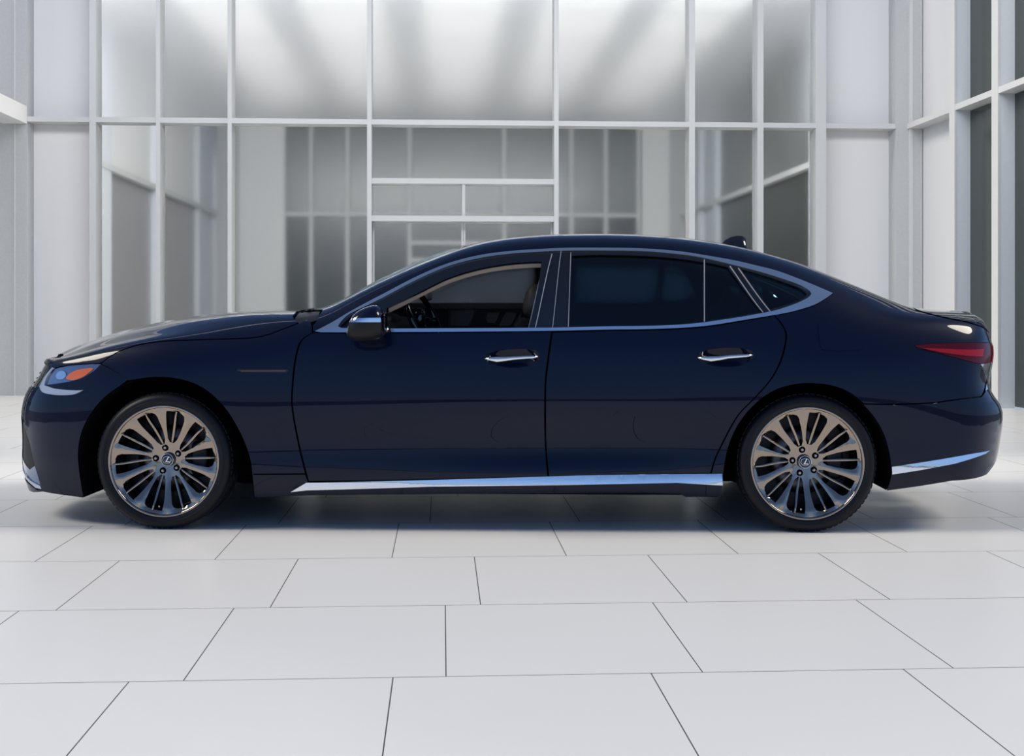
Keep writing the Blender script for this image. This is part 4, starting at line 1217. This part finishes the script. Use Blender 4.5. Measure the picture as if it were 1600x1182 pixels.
def make_wheel(xw, zc, side):
    """side=-1 near: outer face towards -Y"""
    t = empty('wheel', (xw, side * CW, zc), 0 if side < 0 else PI, car)
    # tyre (local: outer face at y = 0, inboard +y)
    zt = RT
    prof = [(.266, .012), (.272, .002), (.285, -.006), (.300, -.009), (.315, -.005), (.326, .006), (.334, .022), (RT, .045),
            (RT, .08), (RT - .006, .082), (RT - .006, .088), (RT, .09), (RT, .118), (RT - .006, .12), (RT - .006, .127), (RT, .129), (RT, .16),
            (RT - .006, .162), (RT - .006, .168), (RT, .17), (RT - .002, .2), (.328, .225), (.30, .245), (.268, .235)]
    tm = MB().lathe(prof, 112)
    # shoulder blocks
    for i in range(72):
        a = 2 * PI * i / 72; r0, r1 = .3335, .3374; w = .010
        c, s_ = math.cos(a), math.sin(a)
        vs = []
        for rr in (r0 - .006, r1):
            for yy in (.024, .074):
                for ww in (-w, w):
                    vs.append((c * rr - s_ * ww, yy, s_ * rr + c * ww))
        tm.add(vs, [(0, 2, 3, 1), (4, 5, 7, 6), (0, 1, 5, 4), (2, 6, 7, 3), (0, 4, 6, 2), (1, 3, 7, 5)])
    # raised ring on the sidewall
    tm.lathe([(.296, -.0085), (.2965, -.0105), (.299, -.0105), (.2995, -.0085)], 96)
    tm.build('tyre', M['rubber'], t)
    # rim
    rm = MB()
    rm.lathe([(.262, .012), (.263, .002), (.267, -.003), (.273, -.004), (.2775, .0), (.2775, .008), (.27, .014)], 112)
    x, y = RV[:, 0], RV[:, 1]
    d = rim_depth(x, y) + .006
    top = np.stack([x, d, y], 1)
    # vertex normals
    T = RTI
    fn = np.cross(top[T[:, 1]] - top[T[:, 0]], top[T[:, 2]] - top[T[:, 0]])
    if fn[:, 1].mean() > 0: T = T[:, ::-1]
    rm.add(top, [tuple(f) for f in T], 0, True)
    ed = {}
    for f in T:
        for a, b in ((f[0], f[1]), (f[1], f[2]), (f[2], f[0])): ed[(a, b)] = 1
    for a, b in [e_ for e_ in ed if (e_[1], e_[0]) not in ed]:
        ra = math.hypot(x[a], y[a])
        dep = .055 if ra < .262 else .02
        q = [top[b], top[a], top[a] * [.985, 1, .985] + [0, dep, 0], top[b] * [.985, 1, .985] + [0, dep, 0]]
        rm.add(q, [(0, 1, 2, 3)], 0, False)
    # thin blades in the openings
    for k in range(10):
        c = 4 + 36 * k; pts = []; rr = np.linspace(.072, .250, 9)
        vs = []
        for r in rr:
            a = math.radians(c + (-7.0 * max(0, 1 - r / .2) if k % 2 else 0))
            yy = .008 + .070 * (1 - min(1, r / .235) ** 1.7) + .004
            w = .0034 + .0018 * math.sin(PI * (r - .072) / .178)
            u_ = np.array([math.cos(a), 0, math.sin(a)]); n_ = np.array([-math.sin(a), 0, math.cos(a)])
            for ww, dd in ((-w, .0016), (0, 0), (w, .0016), (w * .8, .035), (-w * .8, .035)):
                vs.append(u_ * r + n_ * ww + np.array([0, yy + dd, 0]))
        fs = []
        for i in range(len(rr) - 1):
            for q in range(5):
                w_ = (q + 1) % 5; fs.append((i * 5 + q, i * 5 + w_, (i + 1) * 5 + w_, (i + 1) * 5 + q))
        fs += [(0, 1, 2, 3, 4), tuple(len(vs) - 5 + q for q in (4, 3, 2, 1, 0))]
        rm.add(vs, fs, 0, False)
    rm.build('rim', M['rim'], t)
    br = MB()
    br.lathe([(.262, .015), (.262, .06), (.250, .10), (.245, .2)], 96)
    br.lathe([(.0, .16), (.24, .16)], 64)
    br.build('rim_barrel', M['rim_dark'], t)
    ds = MB(); ds.lathe([(.06, .125), (.165, .125), (.165, .15), (.06, .15)], 64, close=True)
    ds.build('brake_disc', M['disc'], t)
    cx_ = .19
    ca = MB().superell((.15, .12, .0), (.045, .03, .09), .5); ca.build('brake_caliper', M['rim_dark'], t)
    ln = None
    for k in range(5):
        a = math.radians(30 + 72 * k); X, Z = .060 * math.cos(a), .060 * math.sin(a)
        m = MB(); m.lathe([(0, .060), (.006, .060), (.009, .064), (.010, .09)], 6, (X, 0, Z), sm=False)
        m.lathe([(.0162, .078), (.0162, .095), (0, .095)], 20, (X, 0, Z), mi=1)
        m.build('lug_nut', [M['steel'], M['rim_dark']], t)
    cm = MB(); cm.lathe([(0, .058), (.026, .0585), (.031, .061), (.032, .075)], 40)
    cm.build('centre_cap', M['black_gloss'], t)
    em = MB()
    em.lathe([(.0285, .0585), (.0298, .0555), (.0312, .058)], 40)
    ring2 = [(.0205 * math.cos(2 * PI * i / 40), .0555, .0175 * math.sin(2 * PI * i / 40)) for i in range(41)]
    em.tube(ring2, .0013, 6, caps=False)
    L = [(.006, .0165), (.0115, .0165), (-.001, -.0075), (.0155, -.0075), (.013, -.0115), (-.0085, -.0115)]
    vs = [(a, .0545, b) for a, b in L] + [(a, .0585, b) for a, b in L]
    if True: L2 = L
    em.add(vs, [(0, 1, 2, 5), (2, 3, 4, 5)] + [(i, (i + 1) % 6, 6 + (i + 1) % 6, 6 + i) for i in range(6)])
    em.build('emblem', M['chrome'], t)
    a = math.radians(263)
    MB().tube([(.235 * math.cos(a), .03, .235 * math.sin(a)), (.225 * math.cos(a), .018, .225 * math.sin(a))], .005, 8).build('valve', M['steel'], t)
    return t
for sd in (-1, 1):
    make_wheel(-WBH, .3365, sd); make_wheel(WBH, .3365, sd)
